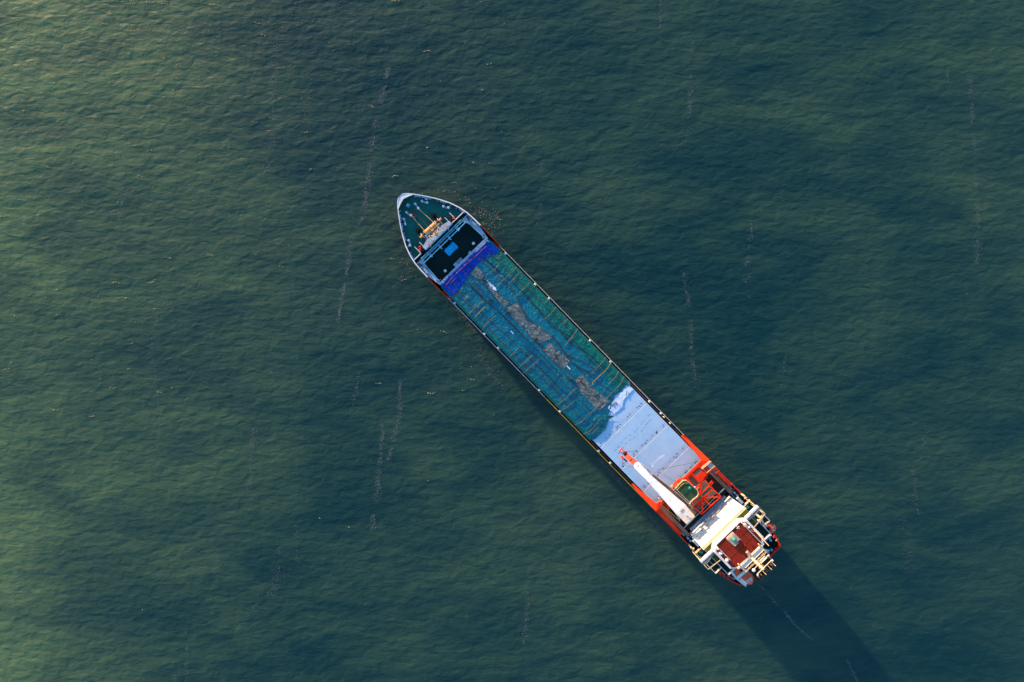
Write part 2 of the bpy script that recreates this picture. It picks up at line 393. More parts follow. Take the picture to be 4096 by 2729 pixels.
# ---------------------------------------------------------------- water
_wr = np.random.RandomState(11); WAVES = []
for i in range(46):
    lam = 2.6*(1.11**(i*0.55)) * (0.85+0.3*_wr.rand())
    ang = math.radians(96) + _wr.randn()*0.42
    k_ = 2*math.pi/lam
    WAVES.append((k_*math.cos(ang), k_*math.sin(ang), 0.0046*lam**0.12, _wr.rand()*6.28, i))
def wave_h(X, Y):
    X = np.asarray(X,float); Y = np.asarray(Y,float); Z = np.zeros_like(X)
    for kx, ky, amp, ph, i in WAVES: Z += amp*np.sin(kx*X+ky*Y+ph+1.2*vn1(X*0.02+i*7, Y*0.02))
    Z *= 0.6+0.8*vn2(X*0.03+40, Y*0.03+40)
    return Z*np.clip((200-np.abs(X))/40,0,1)*np.clip((150-np.abs(Y))/40,0,1)
def make_water():
    def axis(lim, step, far):
        a = np.arange(-lim, lim+1e-6, step); o = [-far,-far/3,-lim-120,-lim-40]
        return np.array(o+list(a)+[-v for v in reversed(o)])
    xs = axis(190, 0.75, 6000.0); ys = axis(140, 0.75, 6000.0)
    X, Y = np.meshgrid(xs, ys, indexing='ij')
    Z = wave_h(X, Y)
    nx, ny = len(xs), len(ys)
    V = np.stack([X,Y,Z],-1).reshape(-1,3)
    idx = np.arange(nx*ny).reshape(nx,ny)
    Fq = np.stack([idx[:-1,:-1],idx[1:,:-1],idx[1:,1:],idx[:-1,1:]],-1).reshape(-1,4)
    me = bpy.data.meshes.new('water')
    me.vertices.add(len(V)); me.vertices.foreach_set('co', V.ravel())
    me.loops.add(Fq.size); me.loops.foreach_set('vertex_index', Fq.ravel().astype(np.int32))
    me.polygons.add(len(Fq)); me.polygons.foreach_set('loop_start', np.arange(0,Fq.size,4,dtype=np.int32))
    me.polygons.foreach_set('use_smooth', np.ones(len(Fq),bool))
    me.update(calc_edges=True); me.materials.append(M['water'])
    o = bpy.data.objects.new('water', me); sc.collection.objects.link(o); o['kind'] = 'structure'
    return o
make_water()

def make_foam_and_glints():
    """thin foam lines lying along the wind, plus crest flecks coloured as sun glints"""
    mb = MB(); r = random.Random(5)
    lines = [   # photo pixels, spread, density
        ([(1555,270),(1500,500),(1475,700),(1455,850),(1410,960),(1385,1100),(1350,1300)],10,5.0),
        ([(1110,130),(1095,300),(1090,520),(1060,700)],9,1.8),
        ([(480,560),(490,740),(480,900),(465,1050)],10,1.8),
        ([(830,220),(815,330)],7,1.5),([(1240,380),(1215,470)],8,1.5),
        ([(640,1180),(610,1420),(640,1650),(625,1900)],9,1.2),
        ([(1600,1500),(1600,1640),(1570,1790),(1545,1850)],9,3.5),
        ([(1535,1700),(1525,1800),(1510,1950),(1490,2120)],9,3.5),
        ([(1015,1700),(1008,1850),(990,1980)],12,2.5),
        ([(1130,2180),(1110,2290),(1080,2400)],16,3.0),([(1185,2100),(1190,2250)],8,1.5),
        ([(1020,2420),(990,2480)],14,3),([(2110,2280),(2112,2420),(2090,2600)],8,2),
        ([(2215,1400),(2210,1400)],2,0.1),
        ([(2160,620),(2170,780),(2150,900)],8,1.2),
        ([(2640,2),(2640,160),(2615,260)],7,1.2),([(2770,160),(2765,330),(2755,460),(2745,560)],12,3.2),
        ([(3010,840),(3000,980),(2985,1120),(2990,1250)],9,2.4),
        ([(2735,1080),(2760,1260),(2770,1440),(2790,1560)],10,2.4),
        ([(3880,300),(3895,560),(3905,760),(3915,950),(3905,1060)],9,2.8),
        ([(3790,280),(3800,420)],6,1),([(3150,1380),(3120,1560)],8,1),
        ([(3650,1860),(3660,2000),(3690,2120)],9,1.6),([(3600,2080),(3640,2180),(3620,2280)],14,1.4),
        ([(3700,1700),(3690,1800)],8,1),
        ([(3020,2330),(3060,2360),(3100,2410),(3140,2450),(3180,2500),(3250,2560)],4,2.2),
        ([(3380,2620),(3410,2690),(3430,2729)],6,2.6),
        ([(2070,1480),(2150,1570)],8,0.8),
        ([(1880,1340),(1920,1420),(1960,1480),(2010,1560)],14,2.6),
        ([(1830,1230),(1860,1280),(1900,1330)],8,2.6),
        ([(2370,1800),(2440,1890),(2500,1950),(2560,2020),(2620,2090),(2680,2170)],9,3.4),
        ([(1960,860),(2000,880)],24,3.5),([(1880,830),(1960,850),(2010,900)],14,3.0),
        ([(1920,900),(1980,950)],12,1.2),([(1640,1060),(1600,1120),(1580,1150)],8,1.2),
        ([(1740,740),(1830,780),(1880,800)],8,1.6),
        ([(1400,1650),(1430,1540),(1440,1480)],8,1),
        ([(670,2500),(690,2640),(700,2729)],7,1.2),([(745,2520),(750,2729)],7,1.4),
    ]
    k = H/F
    for pts, sp, dens in lines:
        for (a, b_) in zip(pts[:-1], pts[1:]):
            L = math.hypot(b_[0]-a[0], b_[1]-a[1]); n = int(L*dens*0.085*8)
            for _ in range(n):
                t = r.random()
                if vn3(t*L*0.03+a[0], a[1]*0.1) < 0.30: continue
                px = a[0]+(b_[0]-a[0])*t + r.gauss(0,sp*(0.35+0.9*vn2(t*L*0.02,a[1]*0.05))); py = a[1]+(b_[1]-a[1])*t + r.gauss(0,sp*0.4)
                X, Y = (px-2048)*k, (1364.5-py)*k
                l = r.uniform(0.03,0.10)*(1.8 if r.random()<0.08 else 1); w = l*r.uniform(0.25,0.5); an = r.gauss(0.5,0.5)
                ca, sa = math.cos(an), math.sin(an); z = float(wave_h(X,Y))+0.05
                mb.add([(X+ca*l,Y+sa*l,z),(X-sa*w,Y+ca*w,z+0.01),(X-ca*l,Y-sa*l,z),(X+sa*w,Y-ca*w,z+0.01)], [(0,1,2,3)])
    # small crests and sun glints: gold put into the colour, faces turned sunward
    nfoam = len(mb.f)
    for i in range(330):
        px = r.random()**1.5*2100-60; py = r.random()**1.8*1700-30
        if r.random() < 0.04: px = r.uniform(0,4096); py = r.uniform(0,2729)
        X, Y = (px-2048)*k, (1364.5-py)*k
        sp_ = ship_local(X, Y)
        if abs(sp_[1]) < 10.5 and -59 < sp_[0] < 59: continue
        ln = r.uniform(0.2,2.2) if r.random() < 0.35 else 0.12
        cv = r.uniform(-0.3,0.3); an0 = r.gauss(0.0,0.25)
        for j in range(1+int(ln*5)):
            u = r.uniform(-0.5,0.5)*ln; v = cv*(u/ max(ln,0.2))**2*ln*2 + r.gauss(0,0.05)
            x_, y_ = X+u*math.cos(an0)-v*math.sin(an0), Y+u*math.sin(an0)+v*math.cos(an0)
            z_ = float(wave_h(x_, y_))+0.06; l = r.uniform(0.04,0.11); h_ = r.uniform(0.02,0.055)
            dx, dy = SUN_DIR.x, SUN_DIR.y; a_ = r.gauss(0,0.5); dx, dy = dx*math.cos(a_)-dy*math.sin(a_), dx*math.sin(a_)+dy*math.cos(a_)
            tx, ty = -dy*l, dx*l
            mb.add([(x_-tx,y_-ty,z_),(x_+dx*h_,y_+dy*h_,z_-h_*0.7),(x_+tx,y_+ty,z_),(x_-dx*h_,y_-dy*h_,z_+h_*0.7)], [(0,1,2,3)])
    for cxp, cyp, sx_, sy_, nn_ in ((1905,850,45,28,34),(1985,880,30,25,30),(1770,765,40,12,12),(1830,800,40,15,12),(1640,1060,30,40,8),(1945,1000,20,40,8)):  # more gold flecks painting sun glints around the bow
        for q in range(nn_):
            px, py = r.gauss(cxp,sx_), r.gauss(cyp,sy_); X, Y = (px-2048)*k, (1364.5-py)*k
            if abs(ship_local(X,Y)[1]) < 9.2 and ship_local(X,Y)[0] < 50: continue
            z_ = float(wave_h(X,Y))+0.06; l = r.uniform(0.04,0.12); h_ = r.uniform(0.015,0.04); dx, dy = SUN_DIR.x, SUN_DIR.y
            mb.add([(X+dy*l,Y-dx*l,z_),(X+dx*h_,Y+dy*h_,z_-h_*0.7),(X-dy*l,Y+dx*l,z_),(X-dx*h_,Y-dy*h_,z_+h_*0.7)], [(0,1,2,3)])
    o = mb.build('foam_and_glints', [M['foam'],M['crest_glint']])
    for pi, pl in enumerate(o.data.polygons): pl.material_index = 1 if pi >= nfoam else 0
    tag(o, 'thin broken lines of pale foam and painted gold sun glints on the green sea', 'foam', kind='stuff')
    return o
make_foam_and_glints()
BASE = {}
def Th(name, base, label, cat, group=None):
    o = thing(name, base, label, cat, group); BASE[o.name] = tuple(base); return o
def part(parent, mb, name, mat, smooth=False, bevel=0.0):
    b = BASE[parent.name]
    mb.v = [(v[0]-b[0], v[1]-b[1], v[2]-b[2]) for v in mb.v]
    o = mb.build(name, mat, None, smooth, bevel); o.parent = parent; BASE[o.name] = b
    return o
def lerp_tab(tab, x):
    for (a, va), (b_, vb) in zip(tab[:-1], tab[1:]):
        if a <= x <= b_ or b_ <= x <= a: return va+(vb-va)*(x-a)/(b_-a)
    return tab[0][1] if abs(x-tab[0][0]) < abs(x-tab[-1][0]) else tab[-1][1]

# ================================================================ THE SHIP
ship = Th('cargo_ship', (0,0,0), 'long cargo ship with white bow, teal covered hold and white bridge at the stern', 'ship')

HW = [(-56.6,6.2),(-55.0,6.75),(-53.6,7.2),(-52.0,7.55),(-50.0,7.75),(-46.0,8.05),(-42.0,8.16),(39.2,8.14),(41.3,8.10),(43.1,7.98),(43.85,7.84),
      (45.1,7.57),(47.2,6.84),(49.3,5.75),(50.4,5.08),(51.6,4.30),(53.4,3.0),(54.4,2.25),(55.0,1.72),(55.5,1.18),(55.8,0.68),(55.92,0.0)]
def hw(x): return lerp_tab(HW, x)
XS = [h[0] for h in HW[:7]] + [-41.02,-40.98] + list(np.linspace(-40,38,27)) + [h[0] for h in HW[7:]]
def zdeck(x):
    if x > 38.5: return 6.25
    if x > 33.5: return 4.6+(x-33.5)/5.0*1.5
    if x > -41.0: return 4.3
    return 5.0
# hull shell: five levels, finer forward below the flare, tucked in under the counter
def make_hull():
    vs, fs = [], []
    lev = [-2.0, 0.0, 1.2, 2.8, None]
    n = len(XS)
    for side in (1,-1):
        for li, z in enumerate(lev):
            for x in XS:
                zt = zdeck(x); zz = zt if z is None else z
                t = min(1.0, max(0.0, (zz+0.5)/(zt+0.5)))
                w = hw(x)
                if x > 30:
                    xx = x - (1-t)*2.6*((x-30)/26)**2
                    w = w*(1-(1-t)*0.55*((x-30)/26)**1.2)
                elif x < -40:
                    xx = x + (1-t)*3.0*((-40-x)/16.6)**2
                    w = w*(1-(1-t)*0.35*((-40-x)/16.6))
                else: xx = x
                vs.append((xx, side*w, zz))
    m = len(lev)
    def I(s, l, i): return (s*m+l)*n+i
    for s in (0,1):
        for l in range(m-1):
            for i in range(n-1): fs.append((I(s,l,i),I(s,l,i+1),I(s,l+1,i+1),I(s,l+1,i)))
    for i in range(n-1):
        if 33.5 < (XS[i]+XS[i+1])/2 < 43.8: continue      # the well is open from above
        fs.append((I(0,m-1,i),I(0,m-1,i+1),I(1,m-1,i+1),I(1,m-1,i)))
    for l in range(m-1): fs.append((I(0,l,0),I(0,l+1,0),I(1,l+1,0),I(1,l,0)))
    mb = MB(); mb.add(vs, fs)
    return part(ship, mb, 'hull', M['red'])
hull = make_hull()
def outline(x0, x1, inset, n=None):
    xs = sorted([x for x in XS if x0 < x < x1]+[x0, x1])
    up = [(x, max(hw(x)-inset,0.02)) for x in xs]
    return up + [(x,-w) for x, w in reversed(up)]
def deck_sheet(name, x0, x1, z, mat, inset=0.12):
    mb = MB(); mb.prism(outline(x0, x1, inset), z, z+0.06); return part(ship, mb, name, mat)
deck_sheet('forecastle_deck', 43.85, 55.6, 6.25, M['deck'], 0.18)
deck_sheet('main_deck', -41.0, 38.4, 4.3, M['sidedk'])
deck_sheet('poop_deck', -56.4, -41.0, 5.0, M['deckdk'])
# bulwarks: solid plate with a broad cap
def bulwark(name, xs, ztop, mat, side, capw=0.24, zb=None, sub=None):
    mb = MB(); vs = []; fs = []
    for x in xs:
        w = hw(x); zb_ = zdeck(x)-0.02 if zb is None else zb
        zt = ztop(x)
        for (a, z) in ((0.0,zb_),(0.0,zt),(capw,zt),(capw,zt-0.12),(0.08,zt-0.12),(0.08,zb_)):
            vs.append((x, side*max(w-a+0.01,0.0), z))
    for i in range(len(xs)-1):
        for k in range(6): fs.append((i*6+k, i*6+(k+1)%6, (i+1)*6+(k+1)%6, (i+1)*6+k))
    fs += [tuple(range(6)), tuple((len(xs)-1)*6+k for k in range(5,-1,-1))]
    mb.add(vs, fs); return part(ship, mb, name, mat)
bx_ = [x for x in XS if x >= 39.2]
for s in (1,-1):
    bw = bulwark('bow_bulwark', bx_, lambda x: 7.5+max(0,(x-50))*0.05, M['white'], s)
    # stays inside the bulwark
    for x in np.arange(40.2, 54.8, 1.35):
        w = hw(x)-0.1; d = 0.55; st = MB()
        st.prism([(x-0.05,s*w),(x+0.05,s*w),(x+0.05,s*(w-d)),(x-0.05,s*(w-d))], 6.3, 7.1)
        part(bw, st, 'stay', M['ltgrey'])
    sw = bulwark('sheer_bulwark', [33.5,34.5,36.0,37.5,38.5,39.19], lambda x: 5.3+(x-33.5)/5.7*1.3, M['black'], s, 0.2)
    cap = MB(); cap.tube([(x, s*(hw(x)-0.04), 5.36+(x-33.5)/5.7*1.3) for x in (33.5,35,36.5,38,39.19)], 0.10, 6); part(sw, cap, 'cap_rail', M['red'])
    bulwark('stern_bulwark', [x for x in XS if x <= -40.1]+[-39.5], lambda x: 6.25 if x < -50 else 5.9, M['red'], s, 0.26)
tb = MB(); tb.box((-56.58,0,5.62),(0.26,12.3,1.27)); part(ship, tb, 'stern_bulwark', M['red'])
# breasthook plate at the stem
mb = MB(); mb.prism([(54.0,2.4),(55.0,1.6),(55.5,1.1),(55.75,0.55),(55.8,0),(55.75,-0.55),(55.5,-1.1),(55.0,-1.6),(54.0,-2.4),(54.5,-1.3),(54.9,0),(54.5,1.3)], 7.45, 7.72)
part(ship, mb, 'stem_plate', M['white'])

# fairleads along the bow bulwark
for x, s in ((52.6,1),(48.9,1),(44.8,1),(53.3,-1),(48.6,-1),(44.3,-1),(51.0,1),(51.9,-1)):
    mb = MB(); w = hw(x)-0.30
    ang = math.atan2(s*(hw(x+0.5)-hw(x-0.5)), 1.0)
    mb.box((x, s*w, 6.62),(1.5,0.32,0.55), ang)
    mb.box((x-0.62*math.cos(ang), s*w-0.62*math.sin(ang), 7.0),(0.18,0.36,0.3), ang); mb.box((x+0.62*math.cos(ang), s*w+0.62*math.sin(ang), 7.0),(0.18,0.36,0.3), ang)
    part(ship, mb, 'fairlead', M['ltgrey'], bevel=0.03)
# double bollards: survey pairs
def bollard(a, b_, z, mat):
    a, b_ = Vector(a), Vector(b_); mb = MB(); d = b_-a; ang = math.atan2(d.y, d.x); mid = (a+b_)/2
    mb.box((mid.x,mid.y,z+0.12),(d.length+0.5,0.38,0.2), ang)
    for p in (a,b_): mb.lathe((p.x,p.y,z+0.22), [(0.19,0),(0.19,0.62),(0.27,0.66),(0.27,0.78),(0.22,0.82)], 14)
    return part(ship, mb, 'bollard', mat, bevel=0.02)
for pr in ([(465,205),(530,222)],[(380,240),(422,297)],[(272,348),(330,387)],[(238,430),(254,492)],[(300,700),(315,760)],[(735,272),(797,287)]):
    a, b_ = PX('Z1', pr, 6.9); bollard(a, b_, 6.3, M['ltgrey'])
mb = MB(); q = P('Z1',520,172,6.8); mb.lathe((q.x,q.y,6.3),[(0.3,0),(0.3,0.5),(0.36,0.52),(0.36,0.62)],14); part(ship, mb, 'mooring_roller', M['ltgrey'])
mb = MB(); q = P('Z1',288,253,6.8); mb.box((q.x,q.y,6.55),(0.75,0.75,0.5),0.3); mb.box((q.x,q.y,6.9),(0.45,0.45,0.25),0.3); part(ship, mb, 'roller_fairlead', M['skyp'], bevel=0.05)
mb = MB(); q = P('Z1',228,190,7.0); mb.box((q.x,q.y,6.9),(0.5,0.28,0.6)); part(ship, mb, 'roller_fairlead', M['tanexh'], bevel=0.04)

# breakwater
bwz = 7.75
poly = [P('D6',x,y,bwz) for x,y in [(395,1160),(530,925),(640,872),(720,790),(890,640),(978,492),(1230,340),(1310,425),(1190,545),(1045,690),(760,970),(625,1110),(485,1250)]]
mb = MB(); mb.prism(poly, 0.10); bwk = part(ship, mb, 'breakwater', M['ltgrey'])
mb = MB(); yA, yB = poly[12].y, poly[7].y
mb.box((43.72,(yA+yB)/2,7.0),(0.12,abs(yB-yA),1.35)); part(bwk, mb, 'back_plate', M['skyp'])  # aft face in blue, its shade put into the colour
mb = MB()
for y in np.arange(min(yA,yB)+0.4, max(yA,yB), 1.3): mb.box((44.05,y,7.0),(0.6,0.06,1.3))
part(bwk, mb, 'bracket', M['ltgrey'])
# rail on the forecastle break, each side of the breakwater
for a, b_ in (((330,1355),(150,1568)),((1330,420),(1568,180))):
    p0, p1 = P('D6',*a,7.3), P('D6',*b_,7.3); mb = MB()
    mb.rail([(43.86,p0.y,6.3),(43.86,(7.6 if p1.y>0 else -7.6),6.3)], 1.05, 0.06, 1.5, 2)
    part(ship, mb, 'railing', M['white'])
# side boxes with black lids and rails (rope bins)
for c in ((380,1250),(1320,330)):
    q = P('D6',*c,7.3); mb = MB(); mb.box((44.5,q.y,6.75),(1.35,1.05,0.85)); rb = part(ship, mb, 'rope_bin', M['black'], bevel=0.04)
    mb = MB()
    for s in (-1,1):
        mb.tube([(43.9,q.y+s*0.72,7.55),(45.75,q.y+s*0.72,7.55)],0.07,6); mb.tube([(45.75,q.y+s*0.72,7.55),(45.75,q.y+s*0.72,6.3)],0.06,6)
        mb.tube([(43.9,q.y+s*0.72,7.2),(45.75,q.y+s*0.72,7.2)],0.05,6)
    part(rb, mb, 'railing', M['white'])

# windlass: two drums each side of a shaft
wl = None
ctr = P('D6',655,575,7.2); wy = (P('D6',340,860,7.2), P('D6',970,290,7.2))
def wp(t): return wy[0].lerp(wy[1], t)
mb = MB(); mb.box((46.15,ctr.y,6.45),(1.7,5.2,0.28)); wl = part(ship, mb, 'windlass', M['grey'])
mb = MB(); mb.tube([(wp(0).x,wp(0).y,7.25),(wp(1).x,wp(1).y,7.25)],0.11,8); part(wl, mb, 'shaft', M['cream'])
for t in (0.35,0.64):
    p = wp(t); mb = MB(); mb.tube([(p.x,p.y-0.5,7.25),(p.x,p.y+0.5,7.25)],0.55,16); part(wl, mb, 'gearbox', M['winch'], bevel=0.05)
for t in (0.03,0.97):
    p = wp(t); mb = MB(); mb.tube([(p.x,p.y-0.34,7.25),(p.x,p.y-0.2,7.25),(p.x,p.y+0.2,7.25),(p.x,p.y+0.34,7.25)],[0.42,0.26,0.26,0.42],14); part(wl, mb, 'warping_drum', M['winch'])
for t in (0.16,0.84):
    p = wp(t); mb = MB(); mb.tube([(p.x,p.y-0.42,7.25),(p.x,p.y+0.42,7.25)],0.34,14)
    dr = part(wl, mb, 'rope_drum', M['ropeb'])
for t in (0.09,0.23,0.29,0.45,0.55,0.71,0.77,0.91):
    p = wp(t); mb = MB(); mb.tube([(p.x,p.y-0.05,7.25),(p.x,p.y+0.05,7.25)],0.62,18); mb.box((p.x,p.y,6.75),(0.9,0.09,0.7)); part(wl, mb, 'flange', M['cream'])
for c, w in (((590,730),(0.4,0.5)),((755,560),(0.5,0.6)),((520,860),(1.2,0.25)),((690,640),(0.4,0.9)),((630,545),(0.45,0.5))):
    p = P('D6',*c,7.4); mb = MB(); mb.box((p.x,p.y,7.0),(w[0],w[1],0.9)); part(wl, mb, 'motor_housing', M['cream'] if w[0]<0.6 else M['ltgrey'], bevel=0.04)
mb = MB(); a_, b_ = wp(0.42), wp(0.14)
mb.beam((a_.x-0.5,a_.y,7.6),(b_.x-0.5,b_.y,7.6),0.11,0.11); part(wl, mb, 'guard_rail', M['cream']); mb = MB(); a_, b_ = wp(0.85), wp(0.57); mb.beam((a_.x-0.5,a_.y,7.6),(b_.x-0.5,b_.y,7.6),0.16,0.16)
part(wl, mb, 'guard_rail', M['cream'])
# anchor chains with their stoppers, black against the deck
for c0, c1 in (((400,770),(250,640)),((850,330),(735,180))):
    a, b_ = P('D6',*c0,6.7), P('D6',*c1,6.7); mb = MB(); d = (b_-a); L = d.length; n = int(L/0.20)
    for i in range(n):
        q = a.lerp(b_, (i+0.5)/n); dn = d.normalized(); sd = Vector((-dn.y,dn.x,0))
        mb.torus((q.x,q.y,6.62), 0.15, 0.055, sd if i%2 else (0,0,1), 10, 5)
    ch = part(ship, mb, 'anchor_chain', M['black'])
    q = a.lerp(b_,0.75); mb = MB(); mb.box((q.x,q.y,6.6),(1.0,0.62,0.6),math.atan2(d.y,d.x)); mb.box((q.x+0.3,q.y,7.0),(0.35,0.75,0.45),0.5)
    mb.lathe((b_.x,b_.y,6.3),[(0.5,0),(0.5,0.35),(0.38,0.4),(0.36,0.1)],14)
    part(ship, mb, 'chain_stopper', M['black'], bevel=0.05)

# tripod foremast
fm = None
apex = P('D6',770,690,14.5); f1 = P('D6',1015,664,8.0); f2 = P('D6',715,955,8.0); kn = apex.copy(); kn.z = 11.5
mb = MB(); base = Vector(((f1.x+f2.x)/2+0.6,(f1.y+f2.y)/2,7.8)); mb.tube([base, (apex.x,apex.y,14.6)],[0.22,0.12],10)
fm = part(ship, mb, 'foremast', M['white'], True)
for f in (f1, f2):
    mb = MB(); mb.tube([(f.x,f.y,7.8),(apex.x,apex.y,12.4)],0.12,8); part(fm, mb, 'leg', M['cream'])
    mb = MB(); g = Vector((f.x+1.3, f.y*1.0, 7.85)); mb.tube([(f.x,f.y,8.0),g],0.09,6); mb.tube([g,(apex.x,apex.y,9.5)],0.05,6); part(fm, mb, 'brace', M['cream'])
mb = MB(); mb.torus((apex.x-0.1,apex.y,11.5),0.62,0.05); mb.lathe((apex.x,apex.y,11.3),[(0.5,0),(0.5,0.06)],14); part(fm, mb, 'platform', M['cream'])
mb = MB(); mb.box((apex.x,apex.y,14.85),(0.55,0.32,0.5)); part(fm, mb, 'lamp_housing', M['red'], bevel=0.04)
mb = MB(); mb.beam((apex.x+0.2,apex.y-0.8,13.2),(apex.x+0.2,apex.y+0.8,13.2),0.09,0.09); part(fm, mb, 'yard', M['cream'])
# small deck equipment
for c, mt in (((1165,520),'winch'),((600,1080),'winch'),((1195,575),'grey'),((640,1110),'grey')):
    p = P('D6',*c,7.9); mb = MB(); mb.box((p.x,p.y,7.95),(0.35,0.35,0.35),0.4); mb.tube([(p.x,p.y,7.9),(p.x+0.25,p.y+0.1,8.5)],0.06,5); mb.tube([(p.x-0.5,p.y+0.3,7.95),(p.x+0.5,p.y-0.3,8.05)],0.05,5); part(ship, mb, 'cleat', M[mt])

# well deck ahead of the hold
wz = 4.75
mb = MB(); mb.prism([(43.8,7.75),(43.8,-7.75),(43.1,-7.8),(43.1,7.8)], 5.2, 5.35); part(ship, mb, 'cross_deck', M['deck'])
mb = MB(); mb.box((39.75,0.08,wz-0.1),(6.9,13.9,0.2)); wd = part(ship, mb, 'well_deck', M['deckdk'])
z6 = 6.2
for s in (1,-1):
    fr = MB(); fr.prism([(43.1,s*7.72),(39.3,s*7.85),(36.1,s*7.3),(36.1,s*7.0),(36.6,s*6.85),(41.05,s*6.85),(42.3,s*6.15),(43.1,s*6.0)], z6-1.5, z6)
    part(ship, fr, 'side_coaming', M['ltgrey'])
mb = MB(); mb.box((36.35,0.08,z6-0.70),(0.52,14.0,1.5)); part(ship, mb, 'cross_coaming', M['ltgrey'])
mb = MB(); mb.box((43.02,0.08,5.75),(0.10,12.0,0.9)); part(ship, mb, 'cross_coaming', M['skyp'])
for s in (1,-1):
    mb = MB(); mb.tube([(42.6,s*6.0,z6+0.6),(41.4,s*6.55,z6+0.6),(36.9,s*6.8,z6+0.6),(36.9,s*6.45,z6+0.6)],0.07,6)
    for x in (41.4,40,38.6,37.2): mb.tube([(x,s*6.7,z6),(x,s*6.7,z6+0.6)],0.05,5)
    part(ship, mb, 'railing', M['skyp'])
# catwalk frame and pipe across the well
mb = MB(); mb.rail([(43.05,-5.9,6.0),(43.05,6.2,6.0)],1.0,0.07,1.2,2); mb.rail([(42.6,-5.9,6.0),(42.6,6.2,6.0)],1.0,0.06,1.2,2); part(ship, mb, 'catwalk_rail', M['skyp'])
mb = MB(); mb.box((42.82,0.1,6.0),(0.42,12.1,0.06)); part(ship, mb, 'catwalk', M['deck'])
mb = MB(); mb.tube([(41.98,-6.4,6.9),(41.98,6.5,6.9)],0.13,8); pipe = part(ship, mb, 'cross_pipe', M['skyp'], True)
for y in (-3.96,-1.31,1.46,4.18):
    mb = MB(); mb.box((41.98,y,6.9),(0.5,0.5,0.5)); mb.tube([(41.98,y,6.9),(42.95,y,6.9)],0.09,6); mb.tube([(41.98,y,6.7),(41.98,y,wz)],0.12,8)
    if y in (-1.31,1.46): mb.tube([(41.98,y,6.9),(41.35,y,6.9)],0.08,6)
    part(pipe, mb, 'valve_box', M['skyp'], bevel=0.03)
mb = MB(); mb.box((40.3,0.03,wz+0.16),(1.66,2.88,0.32)); ha = part(ship, mb, 'access_hatch', M['bluep'], bevel=0.03)
for x, y in ((39.4,-0.9),(39.4,0.95),(41.2,-0.9),(41.2,0.95)):
    mb = MB(); mb.box((x,y,wz+0.2),(0.2,0.14,0.2)); part(ha, mb, 'hinge', M['skyp'])
for y in (-4.32,4.33):
    mb = MB(); mb.lathe((37.7,y,wz),[(0.2,0),(0.2,0.35),(0.33,0.4),(0.33,0.55),(0.22,0.62)],16); part(ship, mb, 'mushroom_vent', M['vent'])
mb = MB(); mb.box((37.0,1.7,5.15),(0.84,0.86,0.9)); part(ship, mb, 'locker', M['ltgrey'], bevel=0.03)
mb = MB(); mb.box((37.0,0.55,5.1),(0.8,1.3,0.12)); mb.rail([(37.4,1.1,5.0),(37.4,-0.2,5.0),(36.65,-0.2,5.0)],0.6,0.04,0.4,2); part(ship, mb, 'ladder_platform', M['ltgrey'])
mb = MB(); mb.box((36.85,-2.35,5.0),(0.42,0.68,0.6)); part(ship, mb, 'locker', M['ltgrey'], bevel=0.03)
for s in (1,-1):
    mb = MB(); mb.tube([(41.0,s*7.35,6.2),(41.0,s*7.35,6.75),(39.9,s*7.45,6.75)],0.13,8); part(ship, mb, 'vent_pipe', M['vent'])
    mb = MB(); mb.box((42.3,s*7.25,6.28),(0.9,0.35,0.14),0.25*s); part(ship, mb, 'hatch_dog', M['tanexh'])
    mb = MB(); mb.box((37.2,s*7.05,6.27),(0.5,0.28,0.12),0.4*s); part(ship, mb, 'hatch_dog', M['tanexh'])

# hold: coaming and hatch covers
mb = MB(); mb.box((-1.5,0.0,5.2),(75.2,13.9,1.8)); part(ship, mb, 'hatch_coaming', M['sidedk'])
joint = [35.9]; x = 33.4
js = [-6.93+6.68*k for k in range(6,-4,-1)]   # joints 33.15 ... -26.97
js = [j for j in js if j < 35]
edges = [36.0]+js+[-31.0]
covers = []
for a, b_ in zip(edges[:-1], edges[1:]):
    mb = MB(); c = (a+b_)/2
    mb.box((c,0.0,6.2),(a-b_-0.05,14.12,0.22))
    hc = part(ship, mb, 'hatch_cover', M['hatch'], bevel=0.03)
    covers.append(hc)
    if a < 0:
        mb = MB(); mb.box((a-0.16,0.0,6.312),(0.16,13.7,0.008)); part(hc, mb, 'seam_strip', M['white'])
        mb = MB(); mb.box((b_+1.05,0.0,6.312),(0.06,13.6,0.006)); part(hc, mb, 'rubbing_strip', M['pink'])
        mb = MB(); mb.box((b_+0.58,0.0,6.312),(0.022,13.5,0.006))
        for k in range(9):
            y = -5.9+1.48*k+rnd.uniform(-0.5,0.5)
            mb.box((b_+0.58,y,6.322),(rnd.uniform(0.35,0.7),0.10,0.02),0.15+rnd.uniform(-.2,.2))
            if rnd.random() < 0.6: mb.box((b_+0.45+rnd.uniform(-.3,.3),y+rnd.uniform(.2,.7),6.318),(rnd.uniform(.12,.35),rnd.uniform(.12,.3),0.012),rnd.random())
        part(hc, mb, 'cleat_row', M['black'])
mb = MB(); sm = [P('Z4',x,y,6.32) for x,y in ((805,690),(800,640),(850,610),(890,560),(960,525),(975,540),(930,570),(880,610),(840,640),(820,695))]; mb.prism([(p.x,p.y) for p in sm], 6.311, 6.314); part(covers[-3] if len(covers)>2 else ship, mb, 'paint_smear', M['ltgrey2'])
# scratches left by slings on the aft covers
mb = MB()
for u0, dy in ((-16.2,0.0),(-17.2,0.5)):
    p = None
    y = -5.8+dy
    while y < 5.2:
        L = rnd.uniform(0.25,0.9); xx = u0+0.25*math.sin(y*0.9)+rnd.uniform(-0.06,0.06)
        mb.box((xx, y+L/2, 6.314),(rnd.uniform(0.03,0.08),L,0.006),rnd.uniform(-0.08,0.08)); y += L+rnd.uniform(0.02,0.7)
part(covers[-4], mb, 'scratch_marks', M['black'])
